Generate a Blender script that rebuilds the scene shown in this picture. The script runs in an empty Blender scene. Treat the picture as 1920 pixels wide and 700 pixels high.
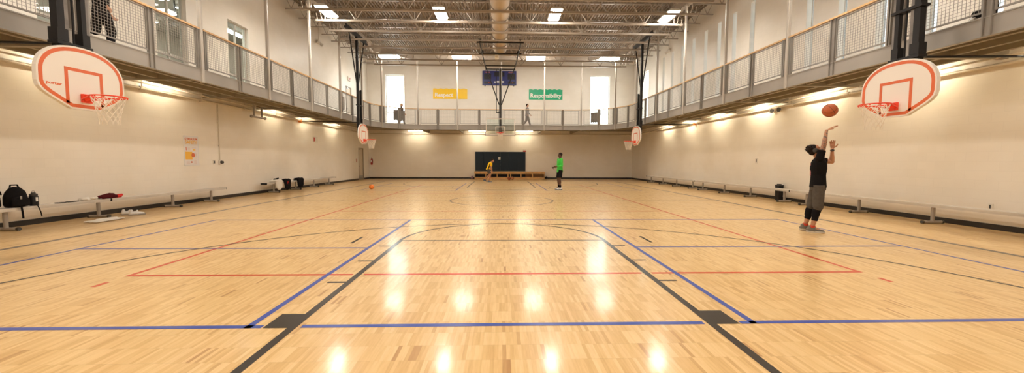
import bpy, math, random
from mathutils import Vector, Matrix
random.seed(7)
F = 0.3048                      # everything below is written in feet
scn = bpy.context.scene
COL = scn.collection
PI = math.pi
V = Vector
ORD = ['first', 'second', 'third', 'fourth', 'fifth', 'sixth', 'seventh', 'eighth', 'ninth', 'tenth', 'eleventh', 'twelfth', 'thirteenth']

# ------------------------------------------------------------------ materials
def mat(name, col, rough=0.5, metal=0.0, coat=0.0, noise=0.0, nscale=8.0, bump=0.0, spec=0.5):
    m = bpy.data.materials.new(name); m.use_nodes = True
    nt = m.node_tree; b = nt.nodes['Principled BSDF']
    b.inputs['Base Color'].default_value = (*col, 1)
    b.inputs['Roughness'].default_value = rough
    b.inputs['Metallic'].default_value = metal
    b.inputs['Coat Weight'].default_value = coat; b.inputs['Coat Roughness'].default_value = 0.13; b.inputs['Coat IOR'].default_value = 1.45
    b.inputs['Specular IOR Level'].default_value = spec
    if noise or bump:
        tc = nt.nodes.new('ShaderNodeTexCoord'); n = nt.nodes.new('ShaderNodeTexNoise')
        n.inputs['Scale'].default_value = nscale; n.inputs['Detail'].default_value = 4
        nt.links.new(tc.outputs['Object'], n.inputs['Vector'])
        if noise:
            r = nt.nodes.new('ShaderNodeValToRGB')
            r.color_ramp.elements[0].position = 0.3; r.color_ramp.elements[1].position = 0.7
            r.color_ramp.elements[0].color = tuple(c * (1 - noise) for c in col) + (1,)
            r.color_ramp.elements[1].color = tuple(min(1, c * (1 + noise)) for c in col) + (1,)
            nt.links.new(n.outputs['Fac'], r.inputs['Fac']); nt.links.new(r.outputs['Color'], b.inputs['Base Color'])
        if bump:
            bp = nt.nodes.new('ShaderNodeBump'); bp.inputs['Strength'].default_value = bump; bp.inputs['Distance'].default_value = 0.02
            nt.links.new(n.outputs['Fac'], bp.inputs['Height']); nt.links.new(bp.outputs['Normal'], b.inputs['Normal'])
    return m

def emit(name, col, strength):
    m = bpy.data.materials.new(name); m.use_nodes = True
    nt = m.node_tree; nt.nodes.clear()
    e = nt.nodes.new('ShaderNodeEmission'); o = nt.nodes.new('ShaderNodeOutputMaterial')
    e.inputs['Color'].default_value = (*col, 1); e.inputs['Strength'].default_value = strength
    nt.links.new(e.outputs[0], o.inputs[0]); return m

def glass(name, tint=(0.93, 0.97, 0.96)):
    m = bpy.data.materials.new(name); m.use_nodes = True
    nt = m.node_tree; nt.nodes.clear()
    t = nt.nodes.new('ShaderNodeBsdfTransparent'); g = nt.nodes.new('ShaderNodeBsdfGlossy')
    f = nt.nodes.new('ShaderNodeFresnel'); mx = nt.nodes.new('ShaderNodeMixShader'); o = nt.nodes.new('ShaderNodeOutputMaterial')
    t.inputs['Color'].default_value = (*tint, 1); g.inputs['Roughness'].default_value = 0.02; f.inputs['IOR'].default_value = 1.45
    gm = nt.nodes.new('ShaderNodeNewGeometry'); iv = nt.nodes.new('ShaderNodeMath'); iv.operation = 'SUBTRACT'; iv.inputs[0].default_value = 1.0
    mu = nt.nodes.new('ShaderNodeMath'); mu.operation = 'MULTIPLY'      # only the face the light enters reflects: no false total reflection inside the thin pane
    nt.links.new(gm.outputs['Backfacing'], iv.inputs[1]); nt.links.new(iv.outputs[0], mu.inputs[0]); nt.links.new(f.outputs[0], mu.inputs[1])
    nt.links.new(mu.outputs[0], mx.inputs[0]); nt.links.new(t.outputs[0], mx.inputs[1]); nt.links.new(g.outputs[0], mx.inputs[2])
    nt.links.new(mx.outputs[0], o.inputs[0]); return m

def block_wall(name, col, axis, mortar, bump):
    """painted concrete block: running bond on the wall's own plane (axis = the horizontal axis of the wall)"""
    m = bpy.data.materials.new(name); m.use_nodes = True
    nt = m.node_tree; b = nt.nodes['Principled BSDF']; L = nt.links.new
    tc = nt.nodes.new('ShaderNodeTexCoord'); sp = nt.nodes.new('ShaderNodeSeparateXYZ'); cb = nt.nodes.new('ShaderNodeCombineXYZ')
    L(tc.outputs['Object'], sp.inputs[0]); L(sp.outputs[axis], cb.inputs['X']); L(sp.outputs['Z'], cb.inputs['Y'])
    br = nt.nodes.new('ShaderNodeTexBrick'); L(cb.outputs[0], br.inputs['Vector'])
    br.inputs['Scale'].default_value = 1.0; br.inputs['Brick Width'].default_value = 1.333 * F; br.inputs['Row Height'].default_value = 0.667 * F
    br.inputs['Mortar Size'].default_value = 0.018 * F; br.inputs['Mortar Smooth'].default_value = 0.3; br.inputs['Bias'].default_value = 0
    br.inputs['Color1'].default_value = (*col, 1); br.inputs['Color2'].default_value = (*[c * 0.975 for c in col], 1)
    br.inputs['Mortar'].default_value = (*[c * mortar for c in col], 1)
    ns = nt.nodes.new('ShaderNodeTexNoise'); ns.inputs['Scale'].default_value = 0.7; ns.inputs['Detail'].default_value = 5
    L(tc.outputs['Object'], ns.inputs['Vector'])
    rp = nt.nodes.new('ShaderNodeValToRGB'); rp.color_ramp.elements[0].position = 0.35; rp.color_ramp.elements[1].position = 0.6
    rp.color_ramp.elements[0].color = (0.955, 0.94, 0.91, 1); rp.color_ramp.elements[1].color = (1, 1, 1, 1)
    mx = nt.nodes.new('ShaderNodeMix'); mx.data_type = 'RGBA'; mx.blend_type = 'MULTIPLY'; mx.inputs['Factor'].default_value = 1
    L(ns.outputs['Fac'], rp.inputs['Fac']); L(br.outputs['Color'], mx.inputs['A']); L(rp.outputs['Color'], mx.inputs['B'])
    L(mx.outputs['Result'], b.inputs['Base Color'])
    bp = nt.nodes.new('ShaderNodeBump'); bp.invert = True; bp.inputs['Strength'].default_value = bump; bp.inputs['Distance'].default_value = 0.01
    L(br.outputs['Fac'], bp.inputs['Height']); L(bp.outputs['Normal'], b.inputs['Normal'])
    b.inputs['Roughness'].default_value = 0.42
    return m

def floor_mat():
    """finger-strip maple: 1 inch by 9 inch strips, rows in line, varnished"""
    m = bpy.data.materials.new('maple_floor'); m.use_nodes = True
    nt = m.node_tree; b = nt.nodes['Principled BSDF']; L = nt.links.new; N = nt.nodes.new
    tc = N('ShaderNodeTexCoord'); sp = N('ShaderNodeSeparateXYZ'); L(tc.outputs['Object'], sp.inputs[0])
    def mth(op, a, v=None):
        n = N('ShaderNodeMath'); n.operation = op
        L(a, n.inputs[0]) if not isinstance(a, (int, float)) else None
        if v is not None:
            if isinstance(v, (int, float)): n.inputs[1].default_value = v
            else: L(v, n.inputs[1])
        return n.outputs[0]
    ux = mth('DIVIDE', sp.outputs['X'], 0.095 * F); uy = mth('DIVIDE', sp.outputs['Y'], 0.735 * F)
    fx = mth('FLOOR', ux); fy = mth('FLOOR', uy)
    cb = N('ShaderNodeCombineXYZ'); L(fx, cb.inputs[0]); L(fy, cb.inputs[1])
    wn = N('ShaderNodeTexWhiteNoise'); wn.noise_dimensions = '2D'; L(cb.outputs[0], wn.inputs['Vector'])
    # wider batches of strips share a tone
    gx = mth('FLOOR', mth('DIVIDE', fx, 7.0)); cg = N('ShaderNodeCombineXYZ'); L(gx, cg.inputs[0]); L(fy, cg.inputs[1])
    wg = N('ShaderNodeTexWhiteNoise'); wg.noise_dimensions = '2D'; L(cg.outputs[0], wg.inputs['Vector'])
    tone = mth('ADD', mth('MULTIPLY', wn.outputs['Value'], 0.86), mth('MULTIPLY', wg.outputs['Value'], 0.14))
    rp = N('ShaderNodeValToRGB'); cr = rp.color_ramp
    cr.elements[0].position = 0.0; cr.elements[0].color = (*FLOOR_D, 1)
    cr.elements[1].position = 1.0; cr.elements[1].color = (*FLOOR_L, 1)
    e = cr.elements.new(0.09); e.color = (*FLOOR_D2, 1)
    e = cr.elements.new(0.5); e.color = (*FLOOR_M, 1)
    L(tone, rp.inputs['Fac'])
    # long grain
    mp = N('ShaderNodeMapping'); mp.inputs['Scale'].default_value = (60, 5, 1); L(tc.outputs['Object'], mp.inputs['Vector'])
    ns = N('ShaderNodeTexNoise'); ns.inputs['Scale'].default_value = 1.0; ns.inputs['Detail'].default_value = 3; L(mp.outputs[0], ns.inputs['Vector'])
    r2 = N('ShaderNodeValToRGB'); r2.color_ramp.elements[0].position = 0.25; r2.color_ramp.elements[1].position = 0.6
    r2.color_ramp.elements[0].color = (0.87, 0.83, 0.77, 1); r2.color_ramp.elements[1].color = (1, 1, 1, 1); L(ns.outputs['Fac'], r2.inputs['Fac'])
    mx = N('ShaderNodeMix'); mx.data_type = 'RGBA'; mx.blend_type = 'MULTIPLY'; mx.inputs['Factor'].default_value = 0.8
    L(rp.outputs['Color'], mx.inputs['A']); L(r2.outputs['Color'], mx.inputs['B'])
    # seams between strips and at row ends
    sx = mth('GREATER_THAN', mth('FRACT', ux), 0.96); sy = mth('GREATER_THAN', mth('FRACT', uy), 0.985)
    seam = mth('MAXIMUM', mth('MULTIPLY', sx, 0.10), mth('MULTIPLY', sy, 0.22))
    m2 = N('ShaderNodeMix'); m2.data_type = 'RGBA'; L(seam, m2.inputs['Factor']); L(mx.outputs['Result'], m2.inputs['A'])
    m2.inputs['B'].default_value = (0.20, 0.10, 0.04, 1); L(m2.outputs['Result'], b.inputs['Base Color'])
    # the varnish is slightly wavy from strip to strip
    bn = N('ShaderNodeTexNoise'); bn.inputs['Scale'].default_value = 1.6; bn.inputs['Detail'].default_value = 4; L(tc.outputs['Object'], bn.inputs['Vector'])
    hh = mth('ADD', mth('MULTIPLY', wn.outputs['Value'], 0.02), bn.outputs['Fac'])
    bp = N('ShaderNodeBump'); bp.inputs['Strength'].default_value = 0.0; L(hh, bp.inputs['Height'])
    rr = N('ShaderNodeMapRange'); L(bn.outputs['Fac'], rr.inputs['Value'])
    rr.inputs['From Min'].default_value = 0.3; rr.inputs['From Max'].default_value = 0.7
    rr.inputs['To Min'].default_value = FLOOR_R - 0.02; rr.inputs['To Max'].default_value = FLOOR_R + 0.03; L(rr.outputs[0], b.inputs['Roughness'])
    b.inputs['Specular IOR Level'].default_value = 0.16
    b.inputs['Coat Weight'].default_value = 0.42; b.inputs['Coat Roughness'].default_value = 0.13; b.inputs['Coat IOR'].default_value = 1.45
    return m

FLOOR_D, FLOOR_D2, FLOOR_M, FLOOR_L = (0.44, 0.24, 0.095), (0.645, 0.415, 0.18), (0.73, 0.50, 0.23), (0.79, 0.57, 0.29)
FLOOR_R = 0.31
WALL = (0.83, 0.78, 0.70)
M = dict(
    floor=floor_mat(),
    wall_y=block_wall('painted_block_side', WALL, 'Y', 0.955, 0.12),
    wall_x=block_wall('painted_block_end', WALL, 'X', 0.97, 0.08),
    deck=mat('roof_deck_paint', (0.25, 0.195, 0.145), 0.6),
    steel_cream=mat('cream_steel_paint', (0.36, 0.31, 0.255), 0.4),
    steel_grey=mat('grey_steel_paint', (0.24, 0.222, 0.20), 0.4, noise=0.05, nscale=3),
    fascia=mat('galvanised_grey_paint', (0.30, 0.28, 0.255), 0.38, noise=0.08, nscale=1.5),
    mesh_grey=mat('woven_wire_grey', (0.30, 0.27, 0.235), 0.45),
    soffit=mat('soffit_paint', (0.27, 0.235, 0.18), 0.6),
    railwood=mat('varnished_oak_rail', (0.60, 0.37, 0.16), 0.35, noise=0.12, nscale=12),
    column=mat('column_paint', (0.42, 0.385, 0.34), 0.35),
    black=mat('black_steel', (0.014, 0.013, 0.014), 0.45, spec=.25),
    darkgrey=mat('dark_grey_steel', (0.06, 0.057, 0.054), 0.45, spec=.25),
    midgrey=mat('grey_galvanised_plate', (0.36, 0.33, 0.30), 0.35, metal=0.3),
    channel=mat('worn_dark_channel', (0.17, 0.15, 0.135), 0.35, metal=0.3, noise=0.25, nscale=5),
    pipe_cream=mat('cream_pipe_paint', (0.60, 0.535, 0.44), 0.4),
    basebd=mat('black_rubber_base', (0.016, 0.013, 0.012), 0.35),
    board_white=mat('white_fibreglass', (0.84, 0.80, 0.745), 0.3),
    board_orange=mat('orange_target_paint', (0.70, 0.145, 0.045), 0.35),
    rim=mat('red_orange_rim_paint', (0.80, 0.055, 0.015), 0.35),
    net=mat('white_nylon_net', (0.80, 0.74, 0.64), 0.7),
    alum=mat('bench_plank_grey', (0.60, 0.56, 0.50), 0.4, metal=0.0, noise=0.04, nscale=4),
    benchleg=mat('bench_leg_grey', (0.36, 0.325, 0.285), 0.4, metal=0.2),
    light_house=mat('white_light_housing', (0.80, 0.78, 0.74), 0.4),
    hibay=emit('high_bay_tubes', (1.0, 0.905, 0.785), 80.0),
    strip=emit('strip_tubes', (1.0, 0.86, 0.62), 56.0),
    room_light=emit('room_tubes', (1.0, 0.97, 0.9), 26.0),
    glass=glass('clear_glass'), glass_tint=glass('obscured_tinted_glass', (0.42, 0.45, 0.46)),
    duct=mat('fabric_duct_cream', (0.50, 0.42, 0.325), 0.6, noise=0.04, nscale=2),
    winframe=mat('grey_window_frame', (0.55, 0.52, 0.47), 0.4),
    door=mat('beige_door_paint', (0.62, 0.53, 0.41), 0.4),
    doorframe=mat('taupe_door_frame', (0.30, 0.25, 0.19), 0.4),
    kick=mat('steel_kick_plate', (0.42, 0.39, 0.36), 0.3, metal=0.6),
    roomwall=mat('grey_room_wall', (0.36, 0.33, 0.28), 0.6),
    navy=mat('navy_vinyl_pad', (0.010, 0.021, 0.036), 0.45, bump=0.15, nscale=40, spec=.25),
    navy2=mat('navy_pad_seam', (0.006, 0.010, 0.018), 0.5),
    maple=mat('clear_maple_ply', (0.66, 0.40, 0.16), 0.35, noise=0.12, nscale=6),
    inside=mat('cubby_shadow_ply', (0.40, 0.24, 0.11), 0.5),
    score=mat('blue_scoreboard_case', (0.022, 0.028, 0.15), 0.35),
    scoredk=mat('dark_scoreboard_panel', (0.010, 0.010, 0.016), 0.3),
    orange=mat('orange_print', (0.75, 0.22, 0.04), 0.5),
    white=mat('white_print', (0.86, 0.84, 0.80), 0.5),
    yellow=mat('yellow_sign', (0.95, 0.60, 0.008), 0.4),
    green=mat('green_sign', (0.008, 0.40, 0.19), 0.4),
    red=mat('signal_red', (0.50, 0.022, 0.02), 0.35),
    black_line=mat('black_court_paint', (0.030, 0.024, 0.020), 0.31, coat=0.42, spec=.12),
    grey_line=mat('grey_court_paint', (0.155, 0.125, 0.105), 0.31, coat=0.42, spec=.12),
    blue_line=mat('blue_court_paint', (0.045, 0.085, 0.36), 0.31, coat=0.42, spec=.12),
    red_line=mat('red_court_paint', (0.60, 0.06, 0.02), 0.31, coat=0.42, spec=.12),
    ball=mat('orange_basketball_leather', (0.45, 0.105, 0.03), 0.5, bump=0.3, nscale=120),
    ball2=mat('brown_basketball_leather', (0.36, 0.10, 0.045), 0.5, bump=0.3, nscale=120),
    ballb=mat('bright_orange_ball', (0.80, 0.20, 0.015), 0.45),
    balll=mat('tan_basketball', (0.48, 0.20, 0.09), 0.5),
    ballv=mat('violet_ball', (0.30, 0.17, 0.24), 0.5),
    seamblk=mat('black_ball_seam', (0.02, 0.015, 0.012), 0.6),
    fabric_black=mat('black_fabric', (0.009, 0.008, 0.009), 0.9, spec=.1, bump=0.2, nscale=14),
    fabric_grey=mat('charcoal_grey_fabric', (0.085, 0.074, 0.064), 0.9, spec=.1, noise=0.1, nscale=20, bump=0.2),
    fabric_white=mat('white_cotton', (0.80, 0.76, 0.70), 0.85, bump=0.2, nscale=10),
    maroon=mat('maroon_cloth', (0.075, 0.008, 0.012), 0.9, spec=.1, bump=0.2, nscale=12),
    redcloth=mat('bright_red_cloth', (0.62, 0.02, 0.015), 0.8),
    grey_panel=mat('dark_grey_fabric_banner', (0.17, 0.155, 0.14), 0.8, noise=0.15, nscale=3),
    plate=mat('ivory_plate', (0.70, 0.65, 0.57), 0.4),
    plate_dk=mat('dark_plate_hole', (0.05, 0.045, 0.04), 0.5),
    poster=mat('pale_poster_paper', (0.72, 0.68, 0.66), 0.5),
    pgold=mat('amber_poster_print', (0.80, 0.44, 0.05), 0.5),
    pred=mat('rust_poster_print', (0.60, 0.14, 0.06), 0.5),
    ppink=mat('pale_pink_print', (0.66, 0.50, 0.45), 0.5),
    ltgrey=mat('light_grey_box', (0.70, 0.70, 0.70), 0.5),
    concrete=mat('track_floor_rubber', (0.25, 0.22, 0.20), 0.7),
)

# ------------------------------------------------------------------ mesh builder
def frame_of(d):
    d = V(d).normalized(); a = V((0, 0, 1)) if abs(d.z) < 0.9 else V((1, 0, 0))
    u = d.cross(a).normalized(); return u, d.cross(u).normalized(), d

class MB:
    def __init__(s): s.v = []; s.f = []
    def add(s, vs, fs):
        n = len(s.v); s.v += [tuple(x) for x in vs]; s.f += [tuple(i + n for i in f) for f in fs]; return s
    def box(s, x0, y0, z0, x1, y1, z1):
        x0, x1 = min(x0, x1), max(x0, x1); y0, y1 = min(y0, y1), max(y0, y1); z0, z1 = min(z0, z1), max(z0, z1)
        return s.add([(x0, y0, z0), (x1, y0, z0), (x1, y1, z0), (x0, y1, z0), (x0, y0, z1), (x1, y0, z1), (x1, y1, z1), (x0, y1, z1)],
                     [(0, 3, 2, 1), (4, 5, 6, 7), (0, 1, 5, 4), (1, 2, 6, 5), (2, 3, 7, 6), (3, 0, 4, 7)])
    def bbox(s, x0, y0, z0, x1, y1, z1, r):
        """box with chamfered vertical edges and chamfered top and bottom"""
        x0, x1 = min(x0, x1), max(x0, x1); y0, y1 = min(y0, y1), max(y0, y1)
        def ring(i, z): return [(x0 + r + i, y0 + i, z), (x1 - r - i, y0 + i, z), (x1 - i, y0 + r + i, z), (x1 - i, y1 - r - i, z), (x1 - r - i, y1 - i, z), (x0 + r + i, y1 - i, z), (x0 + i, y1 - r - i, z), (x0 + i, y0 + r + i, z)]
        return s.rings([ring(r * .7, z0), ring(0, z0 + r), ring(0, z1 - r), ring(r * .7, z1)])
    def rings(s, rs, cap=True, close=False):
        n = len(rs[0]); k = len(rs); vs = [p for r in rs for p in r]; fs = []
        for i in range(k - 1 + (1 if close else 0)):
            a, b = i * n, ((i + 1) % k) * n
            for j in range(n): fs.append((a + j, a + (j + 1) % n, b + (j + 1) % n, b + j))
        if cap and not close: fs += [tuple(reversed(range(n))), tuple((k - 1) * n + j for j in range(n))]
        return s.add(vs, fs)
    def cyl(s, p, q, r, n=12, r2=None):
        u, w, d = frame_of(V(q) - V(p)); r2 = r if r2 is None else r2
        return s.rings([[V(c) + u * rr * math.cos(2 * PI * j / n) + w * rr * math.sin(2 * PI * j / n) for j in range(n)] for c, rr in ((p, r), (q, r2))])
    def bar(s, p, q, a, b, up=(0, 0, 1)):
        """rectangular bar from p to q, a wide (sideways) and b high"""
        d = (V(q) - V(p)).normalized(); up = V(up)
        if abs(d.dot(up)) > .98: up = V((0, 1, 0))
        u = d.cross(up).normalized(); w = u.cross(d)
        return s.rings([[V(c) + u * a / 2 * i + w * b / 2 * j for i, j in ((-1, -1), (1, -1), (1, 1), (-1, 1))] for c in (p, q)])
    def tube(s, pts, r, n=6, close=False):
        pts = [V(p) for p in pts]; k = len(pts); rs = []; up = None
        for i in range(k):
            a = pts[(i - 1) % k] if (close or i) else pts[0]; b = pts[(i + 1) % k] if (close or i < k - 1) else pts[-1]
            d = (b - a).normalized()
            if up is None: up = frame_of(d)[0]
            u = (up - d * up.dot(d)).normalized(); up = u; w = d.cross(u)
            rs.append([pts[i] + u * r * math.cos(2 * PI * j / n) + w * r * math.sin(2 * PI * j / n) for j in range(n)])
        return s.rings(rs, cap=not close, close=close)
    def lathe(s, c, prof, n=16, axis=(0, 0, 1)):
        u, w, d = frame_of(axis); c = V(c)
        return s.rings([[c + d * h + u * r * math.cos(2 * PI * j / n) + w * r * math.sin(2 * PI * j / n) for j in range(n)] for r, h in prof])
    def prism(s, poly, o, eu, ev, depth):
        """poly (u,v) on plane o,eu,ev pushed by depth along eu x ev"""
        o, eu, ev = V(o), V(eu), V(ev); nrm = eu.cross(ev).normalized() * depth; n = len(poly)
        a = [o + eu * p[0] + ev * p[1] for p in poly]
        return s.add(a + [p + nrm for p in a], [tuple(reversed(range(n))), tuple(range(n, 2 * n))] + [(j, (j + 1) % n, (j + 1) % n + n, j + n) for j in range(n)])
    def band(s, outer, inner, o, eu, ev, depth):
        """closed ring between two equal-length outlines, pushed by depth"""
        o, eu, ev = V(o), V(eu), V(ev); nrm = eu.cross(ev).normalized() * depth; n = len(outer)
        A = [o + eu * p[0] + ev * p[1] for p in outer]; B = [o + eu * p[0] + ev * p[1] for p in inner]
        vs = A + B + [p + nrm for p in A] + [p + nrm for p in B]; fs = []
        for j in range(n):
            k = (j + 1) % n
            fs += [(j, k, k + n, j + n)[::-1], (2 * n + j, 2 * n + k, 3 * n + k, 3 * n + j), (j, k, 2 * n + k, 2 * n + j), (n + j, 3 * n + j, 3 * n + k, n + k)]
        return s.add(vs, fs)
    def sphere(s, c, r, n=24, m=14, ax=None):
        c = V(c); rs = []
        rr = r if isinstance(r, (tuple, list)) else (r, r, r); ax = ax or (V((1, 0, 0)), V((0, 1, 0)), V((0, 0, 1)))
        for i in range(1, m):
            t = PI * i / m
            rs.append([c + ax[0] * rr[0] * math.sin(t) * math.cos(2 * PI * j / n) + ax[1] * rr[1] * math.sin(t) * math.sin(2 * PI * j / n) - ax[2] * rr[2] * math.cos(t) for j in range(n)])
        b = len(s.v); s.rings(rs, cap=False)
        s.v += [tuple(c - ax[2] * rr[2]), tuple(c + ax[2] * rr[2])]; e = len(s.v)
        for j in range(n):
            s.f.append((e - 2, b + (j + 1) % n, b + j)); s.f.append((e - 1, b + (m - 2) * n + j, b + (m - 2) * n + (j + 1) % n))
        return s
    def capsule(s, p, q, r1, r2, n=16, flat=None):
        """tapered round-ended limb; flat = (direction, factor) squashes it"""
        p, q = V(p), V(q); u, w, d = frame_of(q - p); rs = []
        prof = [(p, r1, -PI / 2 + PI / 2 * i / 5) for i in range(1, 6)] + [(q, r2, PI / 2 * i / 5) for i in range(0, 5)]
        for c, r, t in prof:
            ring = []
            for j in range(n):
                o = (u * math.cos(2 * PI * j / n) + w * math.sin(2 * PI * j / n)) * r * math.cos(t) + d * r * math.sin(t)
                if flat: fd = V(flat[0]).normalized(); o = o - fd * o.dot(fd) * (1 - flat[1])
                ring.append(c + o)
            rs.append(ring)
        return s.rings(rs)
    def loft(s, rings, n=20):
        """rings: (centre, side axis, front axis, half width, half depth)"""
        return s.rings([[V(c) + V(a) * ra * math.cos(2 * PI * j / n) + V(b) * rb * math.sin(2 * PI * j / n) for j in range(n)] for c, a, b, ra, rb in rings])
    def build(s, name, m, parent=None, smooth=False, angle=40, base=None):
        me = bpy.data.meshes.new(name)
        o0 = V((0, 0, 0)) if base is None else V(base)
        if parent is not None:
            p = parent
            while p is not None: o0 = o0 + p.location / F; p = p.parent
        me.from_pydata([(V(x) - o0) * F for x in s.v], [], s.f); me.update()
        mats = m if isinstance(m, (list, tuple)) else [m]
        for x in mats: me.materials.append(x)
        if smooth:
            for p in me.polygons: p.use_smooth = True
            me.set_sharp_from_angle(angle=math.radians(angle))
        o = bpy.data.objects.new(name, me); COL.objects.link(o)
        if parent is not None: o.parent = parent
        elif base is not None: o.location = V(base) * F
        return o

def fix_normals(o):
    import bmesh
    bm = bmesh.new(); bm.from_mesh(o.data); bmesh.ops.recalc_face_normals(bm, faces=bm.faces); bm.to_mesh(o.data); bm.free()

def thing(name, label, cat, loc, group=None):
    o = bpy.data.objects.new(name, None); COL.objects.link(o); o.location = V(loc) * F
    o.empty_display_size = 0.1
    o['label'] = label; o['category'] = cat
    if group: o['group'] = group
    return o
def tag(o, label, cat, group=None):
    o['label'] = label; o['category'] = cat
    if group: o['group'] = group
    return o
def struct(o): o['kind'] = 'structure'; return o
def dup(root, loc, label):
    r = root.copy(); COL.objects.link(r); r.location = V(loc) * F; r['label'] = label
    for ch in list(root.children):
        c = ch.copy(); COL.objects.link(c); c.parent = r
        for g in list(ch.children):
            d = g.copy(); COL.objects.link(d); d.parent = c
    return r

def text_mesh(name, txt, size, m, origin, right, up, parent, depth=0.012, center=True, sx=1.0, bold=0.0):
    cu = bpy.data.curves.new(name + '_curve', 'FONT'); cu.body = txt; cu.size = size * F; cu.extrude = depth * F; cu.offset = bold * F
    cu.resolution_u = 3
    if center: cu.align_x = 'CENTER'
    t = bpy.data.objects.new(name + '_tmp', cu); COL.objects.link(t)
    bpy.context.view_layer.update()
    me = bpy.data.meshes.new_from_object(t.evaluated_get(bpy.context.evaluated_depsgraph_get()))
    bpy.data.objects.remove(t); bpy.data.curves.remove(cu)
    o0 = V((0, 0, 0)); p = parent
    while p is not None: o0 = o0 + p.location; p = p.parent
    R, U = V(right).normalized(), V(up).normalized(); Nn = R.cross(U)
    for v in me.vertices: v.co = V(origin) * F + R * v.co.x * sx + U * v.co.y + Nn * v.co.z - o0
    me.materials.clear(); me.materials.append(m)
    o = bpy.data.objects.new(name, me); COL.objects.link(o); o.parent = parent
    return o

# ------------------------------------------------------------------ the room
WL, WR, YF, YB, ZT = -33.3, 33.6, 97.0, -14.0, 30.0     # inner faces
TZ0, TZ1, RAILZ = 11.38, 12.45, 15.9                      # running track fascia bottom/top, handrail top

def wall_grid(name, m, fixed, u0, u1, z0, z1, thick, openings, axis):
    """wall slab with openings; axis 'Y' = side wall (fixed is x, thick signed outwards), 'X' = end wall"""
    us = sorted({u0, u1, *[o[0] for o in openings], *[o[1] for o in openings]}); zs = sorted({z0, z1, *[o[2] for o in openings], *[o[3] for o in openings]})
    def P(u, z, t): return (fixed + t, u, z) if axis == 'Y' else (u, fixed + t, z)
    b = MB()
    def isopen(u, z): return any(o[0] < u < o[1] and o[2] < z < o[3] for o in openings)
    for i in range(len(us) - 1):
        for j in range(len(zs) - 1):
            if isopen((us[i] + us[i + 1]) / 2, (zs[j] + zs[j + 1]) / 2): continue
            for t in (0, thick):
                b.add([P(us[i], zs[j], t), P(us[i + 1], zs[j], t), P(us[i + 1], zs[j + 1], t), P(us[i], zs[j + 1], t)], [(0, 1, 2, 3)])
    for a, c, d, e in openings + [(u0, u1, z0, z1)]:
        ring = [(a, d), (c, d), (c, e), (a, e)]
        for k in range(4):
            p, q = ring[k], ring[(k + 1) % 4]
            b.add([P(*p, 0), P(*q, 0), P(*q, thick), P(*p, thick)], [(0, 1, 2, 3)])
    o = b.build(name, m); fix_normals(o); return struct(o)

fl = struct(MB().box(WL - 1, YB - 1, -0.5, WR + 1, YF + 1, 0).build('floor', M['floor']))
LWIN = [(26.2, 30.0, 12.7, 21.75), (36.15, 39.95, 12.7, 21.75), (46.35, 50.3, 12.7, 21.75)]
wall_grid('wall_left', M['wall_y'], WL, YB, YF, 0, 30.6, -0.8, LWIN + [(83.0, 86.0, 12.5, 20.6), (89.7, 92.9, 0, 7.55)], 'Y')
SLIT = [77.9, 73.7, 69.5, 65.2, 61.1, 57.1, 53.1, 49.0, 39.0, 34.8, 30.7, 26.6, 22.5]
wall_grid('wall_right', M['wall_y'], WR, YB, YF, 0, 30.6, 0.8, [(y, y + 1.0, 12.9, 26.0) for y in SLIT] + [(86.7, 90.2, 12.9, 25.4)], 'Y')
FWIN = [(-28.9, -24.2, 13.9, 25.9), (22.6, 27.5, 13.9, 26.1)]
wall_grid('wall_far', M['wall_x'], YF, WL - .8, WR + .8, 0, 30.6, 0.8, FWIN, 'X')
wall_grid('wall_near', M['wall_x'], YB, WL - .8, WR + .8, 0, 30.6, -0.8, [], 'X')
# corrugated roof deck
b = MB(); prof = []; x = WL - 0.8
while x < WR + 0.8:
    prof += [(x, 30.0), (x + 0.24, 30.0), (x + 0.30, 30.17), (x + 0.44, 30.17)]; x += 0.5
n = len(prof)
b.add([(px, YB - .8, pz) for px, pz in prof] + [(px, YF + .8, pz) for px, pz in prof], [(i, i + 1, n + i + 1, n + i) for i in range(n - 1)])
b.box(WL - .8, YB - .8, 30.3, WR + .8, YF + .8, 30.5)
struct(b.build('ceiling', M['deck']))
# rubber baseboards
struct(MB().box(WL, YB, 0, WL + .06, 89.4, .38).box(WL, 93.2, 0, WL + .06, YF, .38).build('baseboard_left', M['basebd']))
struct(MB().box(WR - .06, YB, 0, WR, YF, .38).build('baseboard_right', M['basebd']))
struct(MB().box(WL, YF - .06, 0, WR, YF, .38).build('baseboard_far', M['basebd']))

# windows: frame + pane
def window(i, axis, fixed, u0, u1, z0, z1, t, mull=(), rails=(), fw=.13, gl='glass'):
    def bx(b, a0, a1, c0, c1, d0, d1):
        return b.box(fixed + d0, a0, c0, fixed + d1, a1, c1) if axis == 'Y' else b.box(a0, fixed + d0, c0, a1, fixed + d1, c1)
    b = MB(); d0, d1 = t - .1, t + .1
    bx(b, u0, u0 + fw, z0, z1, d0, d1); bx(b, u1 - fw, u1, z0, z1, d0, d1); bx(b, u0 + fw, u1 - fw, z0, z0 + fw, d0, d1); bx(b, u0 + fw, u1 - fw, z1 - fw, z1, d0, d1)
    for u in mull: bx(b, u - .08, u + .08, z0 + fw, z1 - fw, d0, d1)
    for z in rails: bx(b, u0 + fw, u1 - fw, z - .08, z + .08, d0, d1)
    o = struct(b.build('window_%d' % i, M['winframe']))
    p = MB(); bx(p, u0 + fw, u1 - fw, z0 + fw, z1 - fw, t - .01, t + .01); p.build('window_pane', M[gl], o)
k = 1
for w in FWIN: window(k, 'X', YF, w[0], w[1], w[2], w[3], .6, rails=(16.6,), fw=.16); k += 1
for y in SLIT: window(k, 'Y', WR, y, y + 1, 12.9, 26.0, .72, fw=.06, gl='glass_tint'); k += 1
window(k, 'Y', WR, 86.7, 90.2, 12.9, 25.4, .6); k += 1
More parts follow.
